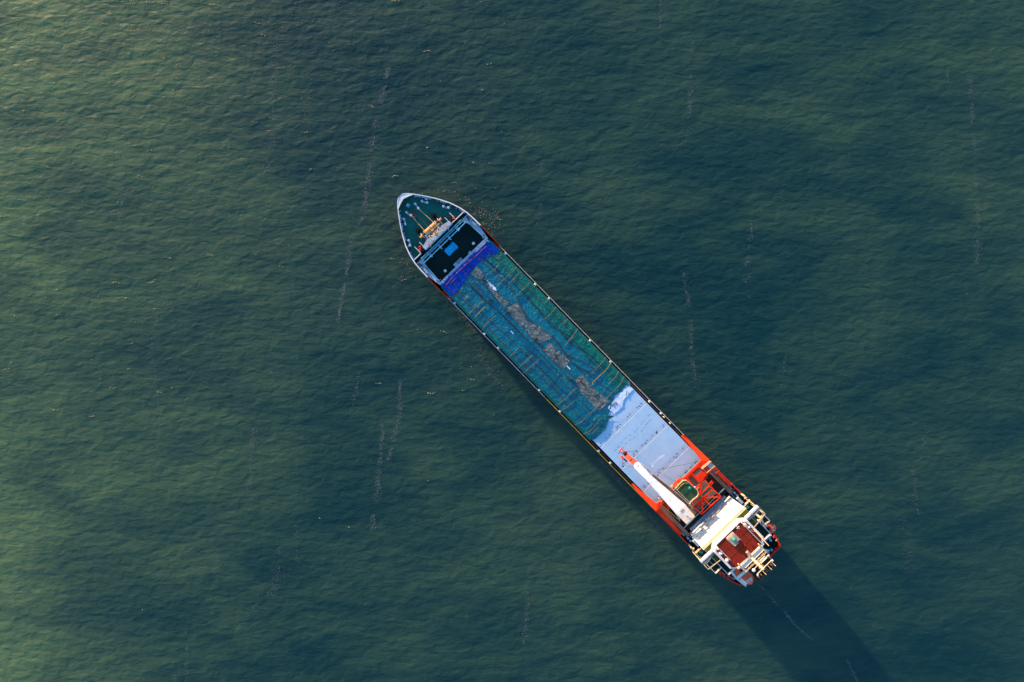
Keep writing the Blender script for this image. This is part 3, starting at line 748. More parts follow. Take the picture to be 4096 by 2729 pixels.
# rail lines and air-pipe heads along the side decks
sr = MB(); sr.rail([(33.3,-8.03,4.3),(-24.6,-8.03,4.3)],1.0,0.05,1.9,2); part(ship, sr, 'side_rail', M['white'])
sr = MB(); sr.rail([(33.3,8.03,4.3),(2.6,8.03,4.3)],1.0,0.055,1.5,2); part(ship, sr, 'side_rail', M['ltgrey'])
sr = MB(); sr.box((-14.4,8.06,4.95),(33.6,0.16,0.10)); sr.rail([(2.4,8.06,4.3),(-31.2,8.06,4.3)],0.9,0.04,1.5,1); part(ship, sr, 'side_rail', M['yellowp'])
for s in (1,-1):
    for x in (31.2,21.8,17.47,4.54,-1.96,-14.15,-17.8):
        mb = MB(); mb.lathe((x,s*7.78,4.3),[(0.14,0),(0.14,0.65),(0.27,0.7),(0.27,0.9),(0.18,0.96)],14); part(ship, mb, 'air_pipe_head', M['vent'])
for y, xs_ in ((-7.62,(-18.7,-20.6,-27.0)),(7.5,(-31.6,))):
    for x in xs_:
        mb = MB(); mb.box((x,y,5.5),(0.24,0.24,1.5)); part(ship, mb, 'cleat_post', M['cream'])
sr = MB()
for y in (-7.55,7.55): sr.tube([(33,y,4.6),(-30,y,4.6)],0.08,6)
part(ship, sr, 'deck_pipe', M['brown'])

# after end of the hold: grey coaming sides, low dark cover under the crane
for s in (1,-1):
    mb = MB(); mb.box((-36.0,s*6.62,5.25),(9.9,0.85,1.9)); part(ship, mb, 'side_coaming', M['brown'])
mb = MB(); mb.box((-39.0,0,6.02),(0.16,12.4,0.3)); part(ship, mb, 'cross_coaming', M['ltgrey'])
mb = MB(); mb.box((-35.6,0,5.25),(9.0,12.4,1.1)); lc = part(ship, mb, 'hatch_cover', M['deckdk'])
mb = MB(); mb.box((-36.6,-5.0,5.88),(4.2,0.06,0.1)); mb.box((-35.0,-5.2,5.9),(0.08,2.2,0.12)); mb.box((-36.4,-5.3,5.88),(1.0,1.5,0.14)); part(lc, mb, 'cover_frame', M['brown'])
for s in (1,-1):
    mb = MB(); mb.box((-40.1,s*7.0,4.75),(1.1,1.1,0.9)); part(ship, mb, 'locker', M['ltgrey'], bevel=0.05)
    a, b_ = (-41.3, s*7.1), (-42.1, s*7.1)
    bollard((a[0],a[1],0),(b_[0],b_[1],0),5.06,M['ltgrey'])
    mb = MB(); mb.rail([(-40.3,s*6.4,5.06),(-42.4,s*6.4,5.06)],1.0,0.06,0.7,2); part(ship, mb, 'railing', M['ltgrey'])
# orange outboard rails beside the crane
for s, x0, x1 in ((-1,-24.6,-42.8),(1,-33.6,-42.0)):
    mb = MB(); mb.box(((x0+x1)/2,s*8.03,4.95),(x0-x1,0.22,0.55)); part(ship, mb, 'side_bulwark', M['orange'])

# ---------------------------------------------------------------- accommodation
XF = -41.0; XA = -48.4; YS = 0.18
mb = MB(); mb.box(((XF-50.9)/2,YS,6.75),(9.9,12.0,3.5)); low = part(ship, mb, 'poop_house', M['white'])
mb = MB(); mb.box(((XF+XA)/2,YS+0.1,12.9),(XF-XA,12.0,8.8)); acc = part(ship, mb, 'accommodation_block', M['white'])
for lv in range(4):
    for k in range(7):
        if (lv,k) in ((0,0),(0,6)): continue
        y = -4.9+k*1.68+(0.25 if lv%2 else 0)
        mb = MB(); mb.box((XF+0.02,y,6.9+lv*2.85),(0.06,0.42,0.34)); mb_ = part(acc, mb, 'window', M['curtain'])
mb = MB()
for k in range(4): mb.box((XF+0.02,YS,8.45+lv*0+k*2.85-0.0),(0.05,11.9,0.06))
part(acc, mb, 'deck_seam', M['ltgrey'])
mb = MB(); mb.box((XF+0.4,YS,5.2),(0.7,10.6,0.3)); mb.tube([(XF+0.55,5.0,5.5),(XF+0.55,-5.2,5.5)],0.08,6); part(ship, mb, 'pipe_casing', M['ltgrey'])
# green decks on top of the block and side decks
mb = MB(); mb.box(((XF+XA)/2,YS+0.1,17.33),(XF-XA-0.06,11.9,0.06)); part(ship, mb, 'bridge_deck_and_shade_sheet', M['deck_sunlit'])
for s, yo in ((1,8.1),(-1,-8.1)):
    mb = MB(); y0 = s*6.1; mb.box((-46.8,(y0+yo)/2,8.45),(5.8,abs(yo-y0)+0.3,0.14)); sdk = part(ship, mb, 'side_deck', M['deckdk'])
    mb = MB(); mb.rail([(-44.0,yo,8.5),(-49.7,yo,8.5),(-49.7,yo-s*1.9,8.5)],1.0,0.06,1.2,3); part(sdk, mb, 'railing', M['white'])
    mb = MB(); mb.rail([(-43.6,yo,8.5),(-43.6,yo-s*2.0,8.5)],1.1,0.08,1.2,3); part(sdk, mb, 'railing', M['cream'])
    mb = MB(); mb.box((-42.9,s*8.0,6.6),(0.9,0.34,3.2)); mb.lathe((-42.9,s*7.75,8.2),[(0.18,0),(0.22,0.3),(0.14,0.5)],10); part(ship, mb, 'mushroom_vent', M['cream'], bevel=0.05)
    # stores locker, green bin
    mb = MB(); mb.box((-44.5,s*6.95+YS,8.85),(0.55,0.6,0.5)); part(ship, mb, 'deck_bin', M['tealobj'], bevel=0.05)
    mb = MB(); mb.box((-42.2,s*6.55,9.0),(1.6,0.6,1.0)); part(ship, mb, 'locker', M['ltgrey'], bevel=0.05)
# front rail of the bridge deck, three bars, spanning the beam
mb = MB(); mb.rail([(XF-0.05,6.3,17.36),(XF-0.05,-5.75,17.36)],1.1,0.06,1.5,3); part(ship, mb, 'railing', M['cream'])
mb = MB(); mb.rail([(XA+0.1,6.2,17.36),(XA+0.1,-5.5,17.36)],1.0,0.06,1.3,3); part(ship, mb, 'railing', M['white'])
for s, y in ((1,6.22),(-1,-5.72)):
    mb = MB(); mb.rail([(-45.2,y,17.36),(XA+0.1,y,17.36)],1.0,0.06,1.1,3); part(ship, mb, 'railing', M['ltgrey'])
mb = MB(); mb.box(((-45.0+XA)/2,YS+0.1,17.385),(-45.0-XA,11.88,0.03)); part(ship, mb, 'bridge_deck_and_shade_sheet', M['deckdk'])  # darker sheet paints the aft half of the bridge deck shaded

# wheelhouse
zr = 20.0
outer = [P('D4',460,310,zr),P('D4',480,570,zr),P('D4',910,1000,zr),P('D4',1110,985,zr)]
xo = [(-41.45,3.85),(-42.3,5.15),(-46.85,5.15),(-47.95,3.95),(-47.95,-3.1),(-46.95,-4.15),(-42.4,-4.15),(-41.45,-2.95)]
mb = MB(); mb.prism(xo, 17.4, 20.0); wh = part(ship, mb, 'wheelhouse', M['white'])
def inset_poly(pl, d):
    cx = sum(p[0] for p in pl)/len(pl); cy = sum(p[1] for p in pl)/len(pl); out = []
    for p in pl:
        sx = 1-d/abs(3.25); out.append((cx+(p[0]-cx)*(1-d/3.4), cy+(p[1]-cy)*(1-d/4.7)))
    return out
inn = [(-41.6,3.7),(-42.4,4.68),(-46.9,4.72),(-47.7,3.9),(-47.7,-3.0),(-46.85,-3.72),(-42.5,-3.72),(-41.6,-2.85)]
mb = MB(); mb.prism(inn, 20.0, 20.05); rf = part(ship, mb, 'wheelhouse_roof', M['roofred'])
mb = MB()
for i in range(8):
    a, b_ = xo[i], xo[(i+1)%8]; c, d = inn[(i+1)%8], inn[i]
    mb.prism([a,b_,c,d], 20.0, 20.16)
part(rf, mb, 'roof_edge', M['white'])
mb = MB(); mb.box((-43.9,0.4,20.055),(0.05,8.2,0.012)); part(rf, mb, 'plate_seam', M['black']); mb = MB(); mb.box((-45.6,0.4,20.055),(0.05,8.2,0.012)); part(rf, mb, 'plate_seam', M['black'])
for a, b_, k in ((xo[1],xo[2],3),(xo[5],xo[6],3),(xo[3],xo[4],5)):
    a, b_ = Vector((*a,0)), Vector((*b_,0)); d = b_-a; ang = math.atan2(d.y,d.x)
    for j in range(k):
        q = a.lerp(b_,(j+0.5)/k); mb = MB(); mb.box((q.x,q.y,18.9),(d.length/k*0.8,0.06,1.0),ang); part(wh, mb, 'window', M['glass'])
# bridge wings
for s in (1,-1):
    yo = 8.4 if s > 0 else -7.75; yi = 4.9 if s > 0 else -3.95
    mb = MB(); mb.prism([(-42.4,yi),(-42.4,yo),(-43.3,yo),(-43.3,yi)], 17.36, 17.5)
    wg = part(ship, mb, 'bridge_wing', M['deckdk'])  # wing floor is deck green darkened for shade
    mb = MB(); mb.prism([(-42.35,yi),(-42.3,yo),(-42.6,yo+s*0.12),(-42.75,yo),(-42.8,yi)], 17.4, 18.5); part(wg, mb, 'wing_bulwark', M['white'], bevel=0.06)
    mb = MB(); mb.beam((-42.2,yo,18.3),(-44.6,yo,18.3),0.16,0.16); mb.beam((-44.6,yo,18.3),(-45.0,yi+s*0.3,18.3),0.16,0.16)
    mb.beam((-43.2,yo,18.3),(-43.1,yi,18.3),0.16,0.16); mb.beam((-43.15,(yi+yo)/2,18.3),(-42.6,(yi+yo)/2,18.3),0.12,0.12)
    mb.beam((-43.15,(yi+yo)/2+s*0.4,17.9),(-45.0,(yi+yo)/2+s*0.4,17.9),0.08,0.08); mb.beam((-42.7,(yi*0.65+yo*0.35),17.9),(-45.1,(yi*0.65+yo*0.35),17.9),0.08,0.08)
    for (x,y) in ((-44.6,yo),(-43.2,yo),(-45.0,yi+s*0.3)): mb.beam((x,y,18.3),(x,y,8.5),0.10,0.10)
    part(wg, mb, 'awning_frame', M['cream'])
    mb = MB(); mb.box((-42.75,yo-s*0.7,17.6),(0.35,1.1,0.25)); part(wg, mb, 'side_light_box', M['tealobj'])
    # stairs from the wing down to the side deck
    p0 = Vector((-43.4,yo-s*0.5,16.6)); p1 = Vector((-44.9,yi+s*1.5,12.0)); mb = MB(); d = (p1-p0)
    for k2 in range(12):
        q = p0+d*(k2/11); mb.box(q,(0.85,0.28,0.06),0.25*s)
    sdv = Vector((1,0,0))*0.45
    mb.beam(p0+sdv,p1+sdv,0.06,0.2); mb.beam(p0-sdv,p1-sdv,0.06,0.2)
    mb.tube([p0+sdv+Vector((0,0,0.9)),p1+sdv+Vector((0,0,0.9))],0.05,5); mb.tube([p0-sdv+Vector((0,0,0.9)),p1-sdv+Vector((0,0,0.9))],0.05,5)
    part(wg, mb, 'stairway', M['ltgrey'])

# on the wheelhouse roof
def roof_rail(y, x0, x1):
    mb = MB(); mb.rail([(x0,y,20.1),(x1,y,20.1)],0.95,0.055,1.3,2); part(rf, mb, 'railing', M['white'])
a, b_ = P('D4',560,420,21), P('D4',915,795,21); roof_rail(a.y, -41.7, b_.x)
a, b_ = P('D3',420,840,21), P('D3',960,1390,21); roof_rail(a.y, -41.7, -47.6)
mb = MB(); mb.rail([(-47.75,4.0,20.1),(-47.75,-3.1,20.1)],0.95,0.05,1.2,3); part(rf, mb, 'railing', M['cream'])
# compass platform with a covered binnacle
cp = [P('D4',x,y,20.5) for x,y in ((990,60),(820,230),(1020,412),(1180,250))]
mb = MB(); mb.prism(cp, 20.1, 20.45); pf = part(rf, mb, 'compass_platform', M['platgrey'])
mb = MB(); a, b_ = cp[0], cp[1]
for k in range(3):
    o = Vector((-0.16*k-0.05,0,0)); mb.tube([a+o+Vector((0,0,0.45)), b_+o+Vector((0,0,0.45))],0.05,5)
mb.tube([cp[0]+Vector((0,0,0.4)),cp[3]+Vector((0,0,0.4))],0.05,5); mb.tube([cp[1]+Vector((0,0,0.4)),cp[2]+Vector((0,0,0.4))],0.05,5)
mb.beam(cp[2]+Vector((-.05,0,.3)), cp[2].lerp(cp[3],0.6)+Vector((-.05,0,.3)),0.12,0.12)
part(rf, mb, 'platform_rail', M['cream'])
q = P('D4',1030,262,21.2); mb = MB(); mb.lathe((q.x,q.y,20.45),[(0.42,0),(0.38,0.3),(0.40,0.6),(0.22,0.95),(0.05,1.05)],7); part(rf, mb, 'covered_binnacle', M['tealobj'])
q = P('D4',975,205,20.9); mb = MB(); mb.box((q.x,q.y,20.75),(0.5,0.75,0.5)); part(rf, mb, 'locker', M['cream'], bevel=0.05)
def dome(reg, x, y, z, r, zb, cnt='satellite_dome'):
    q = P(reg,x,y,z); mb = MB(); mb.lathe((q.x,q.y,zb),[(0.10,0),(0.10,z-zb-r*0.7)],8); mb.ball((q.x,q.y,z),r); return part(rf, mb, cnt, M['white'], True)
dome('D4',835,795,21.3,0.36,20.1); dome('D4',600,500,21.0,0.24,20.1); dome('D3',628,980,21.0,0.24,20.1)
q = P('D3',540,930,21); mb = MB(); mb.lathe((q.x,q.y,20.1),[(0.34,0),(0.36,0.85),(0.3,0.95)],8); part(rf, mb, 'searchlight', M['cream'])
q = P('D4',680,620,21); mb = MB(); mb.lathe((q.x,q.y,20.1),[(0.12,0),(0.12,0.6),(0.42,0.7),(0.05,1.1)],10); part(rf, mb, 'satellite_dish', M['white'])
q = P('D3',345,985,21); mb = MB(); mb.beam((q.x-0.4,q.y,20.9),(q.x+0.4,q.y,20.9),0.12,0.12); mb.beam((q.x,q.y-0.35,20.9),(q.x,q.y+0.35,20.9),0.12,0.12); mb.tube([(q.x,q.y,20.05),(q.x,q.y,20.9)],0.06,6); part(rf, mb, 'antenna', M['white'])
q = P('D3',525,1450,20.3); mb = MB(); mb.tube([(q.x-0.2,q.y,20.2),(q.x+0.2,q.y,20.2)],0.08,6); part(rf, mb, 'fire_extinguisher', M['ringred'])
mb = MB(); a_, b_ = P('D3',770,1040,20.3), P('D3',1155,1470,30.0); mb.tube([(a_.x,a_.y,20.0),(b_.x,b_.y,29.8)],[0.10,0.05],6); part(rf, mb, 'whip_antenna', M['cream'])
mb = MB(); q = P('D3',700,1040,20.6); mb.tube([q+Vector((0.35,0.25,0.2)),q+Vector((-0.55,0.0,0.2)),q+Vector((-0.35,-0.6,0.2)),q+Vector((0.35,-0.3,0.2))],0.06,5); part(rf, mb, 'antenna_frame', M['cream'])
q = P('D3',715,1065,20.4); mb = MB(); mb.box((q.x,q.y,20.25),(0.2,0.2,0.3)); part(rf, mb, 'fire_extinguisher', M['ringred'])

# main mast aft of the wheelhouse
mx, my = -47.5, 0.5
mb = MB()
for k in range(1): mb.tube([(mx,my,17.4),(mx-0.05,my+0.15,29.8)],[0.32,0.2],10)
mast = part(ship, mb, 'main_mast', M['cream'], True)
mb = MB(); mb.box((-47.5,0.5,21.9),(0.34,6.2,0.18)); mb.box((-48.0,0.5,21.5),(0.5,5.2,0.06)); part(mast, mb, 'platform', M['ltgrey'])
mb = MB(); mb.rail([(-48.55,3.3,21.7),(-48.55,-2.2,21.7)],0.95,0.04,0.9,2); part(mast, mb, 'railing', M['cream'])
for y in (3.3,-2.3):
    mb = MB(); mb.beam((-46.6,y,22.1),(-48.9,y,22.1),0.24,0.24); mb.tube([(-46.4,y,22.3),(-46.4,y,22.9)],0.12,6); mb.tube([(-48.4,y,22),(-48.0,y,17.4)],0.16,8); part(mast, mb, 'bracket_arm', M['cream'])
mb = MB(); mb.beam((mx+1.6,my-0.1,22.7),(mx+0.3,my,22.5),0.42,0.3)
for k in range(4): mb.box((mx+1.8-0.28*k,my-0.1,22.75),(0.1,0.62,0.12))
part(mast, mb, 'ladder_arm', M['cream'])
def yard(z, y0, y1, r=0.11, xo_=0.0, name='yard'):
    mb = MB(); mb.tube([(mx+xo_,y0,z),(mx+xo_,y1,z)],r,8); return part(mast, mb, name, M['cream'])
yard(23.6,-2.2,2.9,0.10); yard(26.8,-1.9,2.0,0.10); yard(29.6,-1.7,2.2,0.10,0.05)
mb = MB(); mb.box((mx-0.5,my-1.2,26.0),(0.16,1.7,0.18)); part(mast, mb, 'radar_scanner', M['white'], bevel=0.04)
mb = MB(); mb.box((mx-0.6,my-0.9,24.6),(0.18,2.0,0.2)); part(mast, mb, 'radar_scanner', M['white'], bevel=0.04)
mb = MB(); mb.box((mx-0.3,my+0.2,28.0),(0.6,0.8,0.10)); part(mast, mb, 'platform', M['cream']); mb = MB(); mb.box((mx-0.3,my,25.2),(0.7,1.0,0.10)); part(mast, mb, 'platform', M['cream'])
for y, z, L in ((-1.4,29.6,1.2),(1.0,29.6,1.1),(-0.4,29.6,1.2),(-1.9,26.8,1.5),(0.9,26.8,0.9),(-1.6,23.6,0.8)):
    mb = MB(); mb.tube([(mx,y,z),(mx-L*0.7,y,z+0.1)],0.07,5); mb.tube([(mx-L*0.7,y,z+0.1),(mx-L*0.7,y,z+1.0)],0.05,5); part(mast, mb, 'antenna', M['cream'])
for y, z, r in ((2.05,26.9,0.36),(-1.7,29.7,0.17),(2.2,29.7,0.17),(-1.0,26.9,0.15),(-1.95,26.9,0.2)):
    mb = MB(); mb.ball((mx-0.05,y,z+0.1),r); part(mast, mb, 'radome', M['white'], True)
# funnel with exhaust pipes
mb = MB(); fx0, fx1 = -48.9, -52.7
mb.prism([(fx0,-1.75),(fx1,-1.75),(fx1,2.72),(fx0,2.72)], 5.0, 19.6); fn = part(ship, mb, 'funnel', M['black'])
mb = MB(); mb.box(((fx0+fx1)/2,0.48,19.7),(3.5,4.2,0.2)); part(fn, mb, 'grating', M['black'])
mb = MB(); mb.rail([(fx0-.1,-1.65,19.6),(fx1+.1,-1.65,19.6),(fx1+.1,2.6,19.6),(fx0-.1,2.6,19.6)],0.8,0.05,0.9,2); part(fn, mb, 'railing', M['black'])
for (x,y,r,h) in ((-51.2,0.1,0.34,1.6),(-51.9,0.1,0.30,1.4),(-52.3,-1.35,0.18,0.6),(-52.2,2.2,0.2,0.6),(-52.3,1.5,0.17,0.5)):
    mb = MB(); mb.tube([(x+0.3,y,19.7),(x+0.25,y,19.7+h*0.7),(x-0.15,y,19.7+h)],r,12); part(fn, mb, 'exhaust_pipe', M['tanexh'], True)
# aft deck fittings
for (c, d) in (((1225,528),(1130,615)),((1200,275),(1200,275))):
    q = P('D5',*c,5.9); mb = MB(); mb.lathe((q.x,q.y,5.06),[(0.24,0),(0.24,0.6),(0.29,0.64),(0.29,0.8)],14)
    if c != d:
        q2 = P('D5',*d,5.9); mb.lathe((q2.x,q2.y,5.06),[(0.24,0),(0.24,0.6),(0.29,0.64),(0.29,0.8)],14); mb.beam((q.x,q.y,5.15),(q2.x,q2.y,5.15),0.45,0.18)
    part(ship, mb, 'bollard', M['skyp'])
mb = MB(); a_, b_ = P('D5',870,505,12), P('D5',1130,540,9); mb.beam(a_,b_,0.4,0.25); mb.tube([a_+Vector((0,0,0.8)),b_+Vector((0,0,0.8))],0.06,5); part(ship, mb, 'stairway', M['ltgrey'])
for c in ((1300,170),(1310,510)):
    q = P('D5',*c,5.6); mb = MB(); mb.box((q.x,q.y,5.4),(0.35,0.8,0.6),0.4); part(ship, mb, 'fire_box', M['ringred'], bevel=0.04)
for c in ((1360,262),):
    q = P('D5',*c,5.8); mb = MB(); mb.box((q.x,q.y,5.8),(0.25,0.7,0.3)); part(ship, mb, 'fairlead', M['cream'])
for (x,y) in ((-52.5,7.0),(-53.6,6.6),(-54.6,6.2)):
    mb = MB(); mb.box((x,y,5.5),(0.8,0.35,0.7),0.3); part(ship, mb, 'fairlead', M['grey'], bevel=0.04)
q = P('D4',920,1265,5.8); mb = MB(); mb.box((q.x,q.y,5.5),(0.6,1.0,0.8),0.3); part(ship, mb, 'fire_box', M['ringred'], bevel=0.04)
q = P('D4',700,1140,6.4); mb = MB(); mb.box((q.x,q.y,6.0),(0.7,0.8,0.5),0.2); part(ship, mb, 'fairlead', M['red'], bevel=0.05)
# stern rescue boat davit and stairs on the port quarter
dv = [P('D5',x,y,11.6) for x,y in ((300,1270),(620,1010),(550,1470))]
mb = MB(); mb.beam(dv[0],dv[1],0.55,0.35); mb.beam(dv[0],dv[2],0.32,0.3); mb.beam(P('D5',170,1090,11.6),dv[0],0.4,0.25)
mb.beam(dv[1],(dv[1].x,dv[1].y,5.06),0.3,0.3); mb.beam(dv[0],(dv[0].x,dv[0].y,5.06),0.3,0.3); mb.beam(P('D5',620,1010,11.0),P('D5',720,1160,11.0),0.25,0.2)
mb.beam(P('D5',400,1280,11.2),P('D5',560,1420,10.6),0.5,0.12)
davit = part(ship, mb, 'lifeboat_davit', M['white'])
mb = MB(); a_ = P('D5',380,1190,9.4); mb.box((-53.6,4.0,6.9),(3.8,2.6,0.5)); mb.box((-51.0,4.2,8.3),(2.6,3.2,0.12)); part(ship, mb, 'boat_platform', M['brown'])
mb = MB(); a_, b_ = P('D5',70,1150,14), P('D5',230,1010,14); mb.rail([(a_.x,a_.y,13.4),(b_.x,b_.y,13.4)],1.0,0.06,0.8,3); mb.beam(a_,b_,0.2,0.1); part(ship, mb, 'railing', M['white'])
mb = MB(); a_, b_ = P('D3',960,1400,14), P('D3',1180,1160,14); mb.beam(a_,b_,0.4,0.12); mb.rail([(a_.x,a_.y,14),(b_.x,b_.y,14)],0.8,0.06,0.8,3); part(ship, mb, 'railing', M['ltgrey'])
# lower green deck aft of the block at mid height
mb = MB(); mb.box((-49.0,0.2,13.35),(1.4,11.6,0.12)); part(ship, mb, 'after_deck', M['deckdk'])
mb = MB(); mb.beam((-48.6,6.1,13.45),(-49.9,6.0,13.45),0.2,0.12); mb.beam((-48.6,-5.7,13.45),(-49.9,-5.6,13.45),0.2,0.12); part(ship, mb, 'deck_edge', M['skyp'])
# rescue boat crane on the starboard side
a_, b_ = P('D3',950,740,12.5), P('D3',1085,1090,12.0)
mb = MB(); mb.tube([(a_.x,a_.y,8.5),(a_.x,a_.y,12.6)],0.22,10); bc = part(ship, mb, 'boat_crane', M['cream'])
mb = MB(); mb.beam(a_,b_,0.28,0.32); part(bc, mb, 'jib', M['cream'])
mb = MB(); mb.box((a_.x+0.1,a_.y-0.3,12.5),(0.5,0.9,0.4),0.3); mb.box((a_.x-0.3,a_.y+0.4,12.2),(0.5,0.3,0.5)); part(bc, mb, 'winch_drum', M['cream'], bevel=0.04)
q = P('D3',895,835,9.5); mb = MB(); mb.tube([(q.x-0.4,q.y,9.0),(q.x+0.4,q.y,9.0)],0.28,12); part(ship, mb, 'liferaft_canister', M['white'])
q = P('D3',1060,930,9.3); mb = MB(); mb.tube([(q.x-0.4,q.y,8.9),(q.x+0.4,q.y,8.9)],0.24,12); part(ship, mb, 'liferaft_canister', M['cream'])
q = P('D3',1150,1240,8.0); mb = MB(); mb.tube([(q.x+0.4,q.y,7.8),(q.x-0.4,q.y,7.8)],0.2,12); part(ship, mb, 'liferaft_canister', M['ltgrey'])
# ================================================================ TRAVELLING CRANE over the hold
crane = Th('travelling_crane', (-32.0,0.0,4.3), 'orange travelling crane with long white boom and green roofed cab straddling the aft hatch covers', 'crane')
def cp_(reg, pts, z): return [P(reg,x,y,z) for x,y in pts]
# legs: tapered plates that lean up from the rails to the cross beam
for s in (1,-1):
    y0, y1 = s*7.95, s*7.45
    mb = MB(); mb.prism([(-24.7,s*7.35,6.3),(-24.7,s*7.75,6.3),(-25.6,s*7.9,6.5),(-31.3,s*7.98,9.2),(-31.3,s*6.75,9.2),(-30.35,s*6.7,9.2),(-26.6,s*7.25,6.9)], 0.7)
    lg = part(crane, mb, 'leg_plate', M['orange'], bevel=0.04)
    mb = MB(); mb.prism([(-31.35,s*7.98,9.2),(-31.35,s*6.85,9.2),(-34.6,s*7.05,8.3),(-38.8,s*7.25,6.6),(-39.5,s*7.25,6.5),(-39.5,s*7.85,6.5),(-35.0,s*7.98,8.0)], 0.6)
    part(crane, mb, 'leg_plate', M['orange'], bevel=0.04)
    for x in (-25.1,-39.0):
        mb = MB(); mb.box((x,s*7.55,5.6),(1.3,0.45,0.7)); wb = part(crane, mb, 'wheel_bogie', M['orange'], bevel=0.05)
        for dx in (-0.4,0.4):
            mb = MB(); mb.tube([(x+dx,s*7.4,5.0),(x+dx,s*7.7,5.0)],0.32,14); part(wb, mb, 'wheel', M['black'])
    for x in (-31.3,-33.0):
        mb = MB(); mb.beam((x,s*7.6,8.6),(x,s*7.6,4.45),0.5,0.5); part(crane, mb, 'leg', M['orange'])
# cross beam and the orange platform on the starboard half
mb = MB(); mb.box((-30.75,0.0,8.75),(0.8,13.6,0.9)); part(crane, mb, 'cross_beam', M['orange'], bevel=0.03)
# platform plate built around its gratings
pz = 9.3
plate = [((1210,215),(1400,400),(1300,490),(1215,420),(1060,450),(1000,350),(960,330),(1100,160))]
mb = MB()
def XY(reg, pts, z): return [P(reg,x,y,z) for x,y in pts]
mb.prism(XY('D1',[(960,140),(1190,160),(975,400),(880,310)],pz), 0.25)
mb.prism(XY('D1',[(880,310),(975,400),(885,325),(500,640),(470,640),(520,570)],pz), 0.25) if False else None
mb.prism(XY('D1',[(500,625),(590,600),(720,470),(880,320),(960,140)],pz+0.01), 0.25)
mb.prism(XY('D1',[(500,650),(590,600),(790,830),(760,870)],pz+0.02), 0.25)
mb.prism(XY('D1',[(690,520),(725,475),(800,575),(975,425),(1060,460),(1215,420),(885,722)],pz), 0.25)
plt = part(crane, mb, 'platform', M['orange'])
mb = MB(); mb.prism(XY('D1',[(720,470),(890,320),(975,430),(800,575)],pz-0.1),0.1); part(plt, mb, 'grating', M['brown'])
mb = MB(); mb.prism(XY('D1',[(588,600),(685,525),(880,722),(790,830)],pz-0.5),0.1); part(plt, mb, 'grating', M['brown'])
mb = MB(); a_, b_ = P('D1',1085,265,10.3), P('D1',1280,290,10.3)
mb.prism(XY('D1',[(1080,265),(1185,190),(1285,285),(1180,365)],9.9),0.4); part(crane, mb, 'control_box', M['grey'])
mb = MB(); mb.prism(XY('D1',[(1010,350),(1080,282),(1150,365),(1065,440)],9.7),0.3); part(crane, mb, 'control_box', M['orange'])
mb = MB(); mb.rail(XY('D1',[(1180,165),(960,350),(1065,450),(1280,285)],9.4),0.8,0.05,0.7,2); part(crane, mb, 'railing', M['cream'])
mb = MB(); mb.rail(XY('D1',[(1230,400),(1320,335),(1405,410),(1300,480)],8.7),0.5,0.06,0.6,2); part(crane, mb, 'railing', M['orange'])
mb = MB(); mb.prism(XY('D1',[(1240,400),(1310,350),(1380,410),(1300,470)],8.6),0.1); part(crane, mb, 'service_platform', M['brown'])
mb = MB(); mb.beam(P('D1',960,345,9.9),P('D1',1175,165,9.9),0.25,0.3); part(crane, mb, 'guard_beam', M['cream'])
# port side platform
mb = MB(); mb.box((-30.75,6.2,9.25),(0.9,1.2,0.2)); part(crane, mb, 'platform', M['orange'])
mb = MB(); mb.prism(XY('D2',[(600,800),(690,740),(880,940),(800,1020)],7.6),0.3); part(crane, mb, 'cable_tray', M['brown'])
mb = MB(); mb.rail(XY('D2',[(590,610),(650,560),(720,640),(660,690),(590,610)],9.6),0.8,0.05,0.8,2); part(crane, mb, 'railing', M['cream'])
mb = MB(); mb.rail(XY('D2',[(680,740),(850,910),(1160,1190)],8.3),0.8,0.06,0.9,2); part(crane, mb, 'railing', M['winch'])
mb = MB(); mb.prism(XY('D2',[(690,710),(740,680),(930,880),(890,920)],9.0),0.3); part(crane, mb, 'service_platform', M['red'])
# rear lattice
lz = 9.2
mb = MB()
def lb(a, b_, w=0.2): mb.beam(P('D1',*a,lz),P('D1',*b_,lz),w,0.22)
for a, b_ in (((1030,640),(1240,875)),((1240,875),(1460,1090)),((1460,1090),(960,1550)),((1030,640),(800,885)),((940,710),(930,1000)),
              ((1160,805),(680,1262)),((1240,880),(750,1350)),((980,1110),(1195,1330)),((1430,1105),(990,1108)),((970,1140),(975,1540)),
              ((780,1390),(960,1550)),((850,930),(980,1095)),((680,1262),(780,1390)),((1190,505),(930,715)),((1190,505),(1030,640))): lb(a, b_)
part(crane, mb, 'lattice_frame', M['orange'])
for c in ((1460,1090),(960,1550),(1240,875)):
    q = P('D1',*c,lz); mb = MB(); mb.beam((q.x,q.y,lz),(q.x,q.y,5.8),0.25,0.25); part(crane, mb, 'leg', M['orange'])
# engine and stores slung in the lattice
for c, w, l, mt, z in (((1200,1010),1.4,1.9,'crate',7.9),((1130,1120),1.0,1.0,'crate',7.6),((1080,950),0.35,2.4,'tealobj',8.0),((915,1110),0.75,0.7,'tealobj',8.0),
                        ((880,950),1.0,1.4,'brown',7.6),((830,1190),1.1,1.3,'grey',7.6),((720,1290),0.9,1.1,'grey',7.6),((1210,730),0.7,0.9,'red',6.6),((1290,930),1.0,0.6,'black',7.3),((1050,1230),0.8,2.0,'brown',7.2),((850,1380),0.9,1.4,'brown',7.0)):
    q = P('D1',*c,z); mb = MB(); mb.box((q.x,q.y,(z+6.9)/2),(w,l,z-6.9+0.1)); mb.box((q.x+w*0.2,q.y-l*0.1,z+0.12),(w*0.3,l*0.5,0.2)); mb.tube([(q.x-w*0.3,q.y-l*0.4,z+0.1),(q.x-w*0.3,q.y+l*0.4,z+0.1)],0.08,6); part(crane, mb, 'engine_unit', M[mt], bevel=0.04)
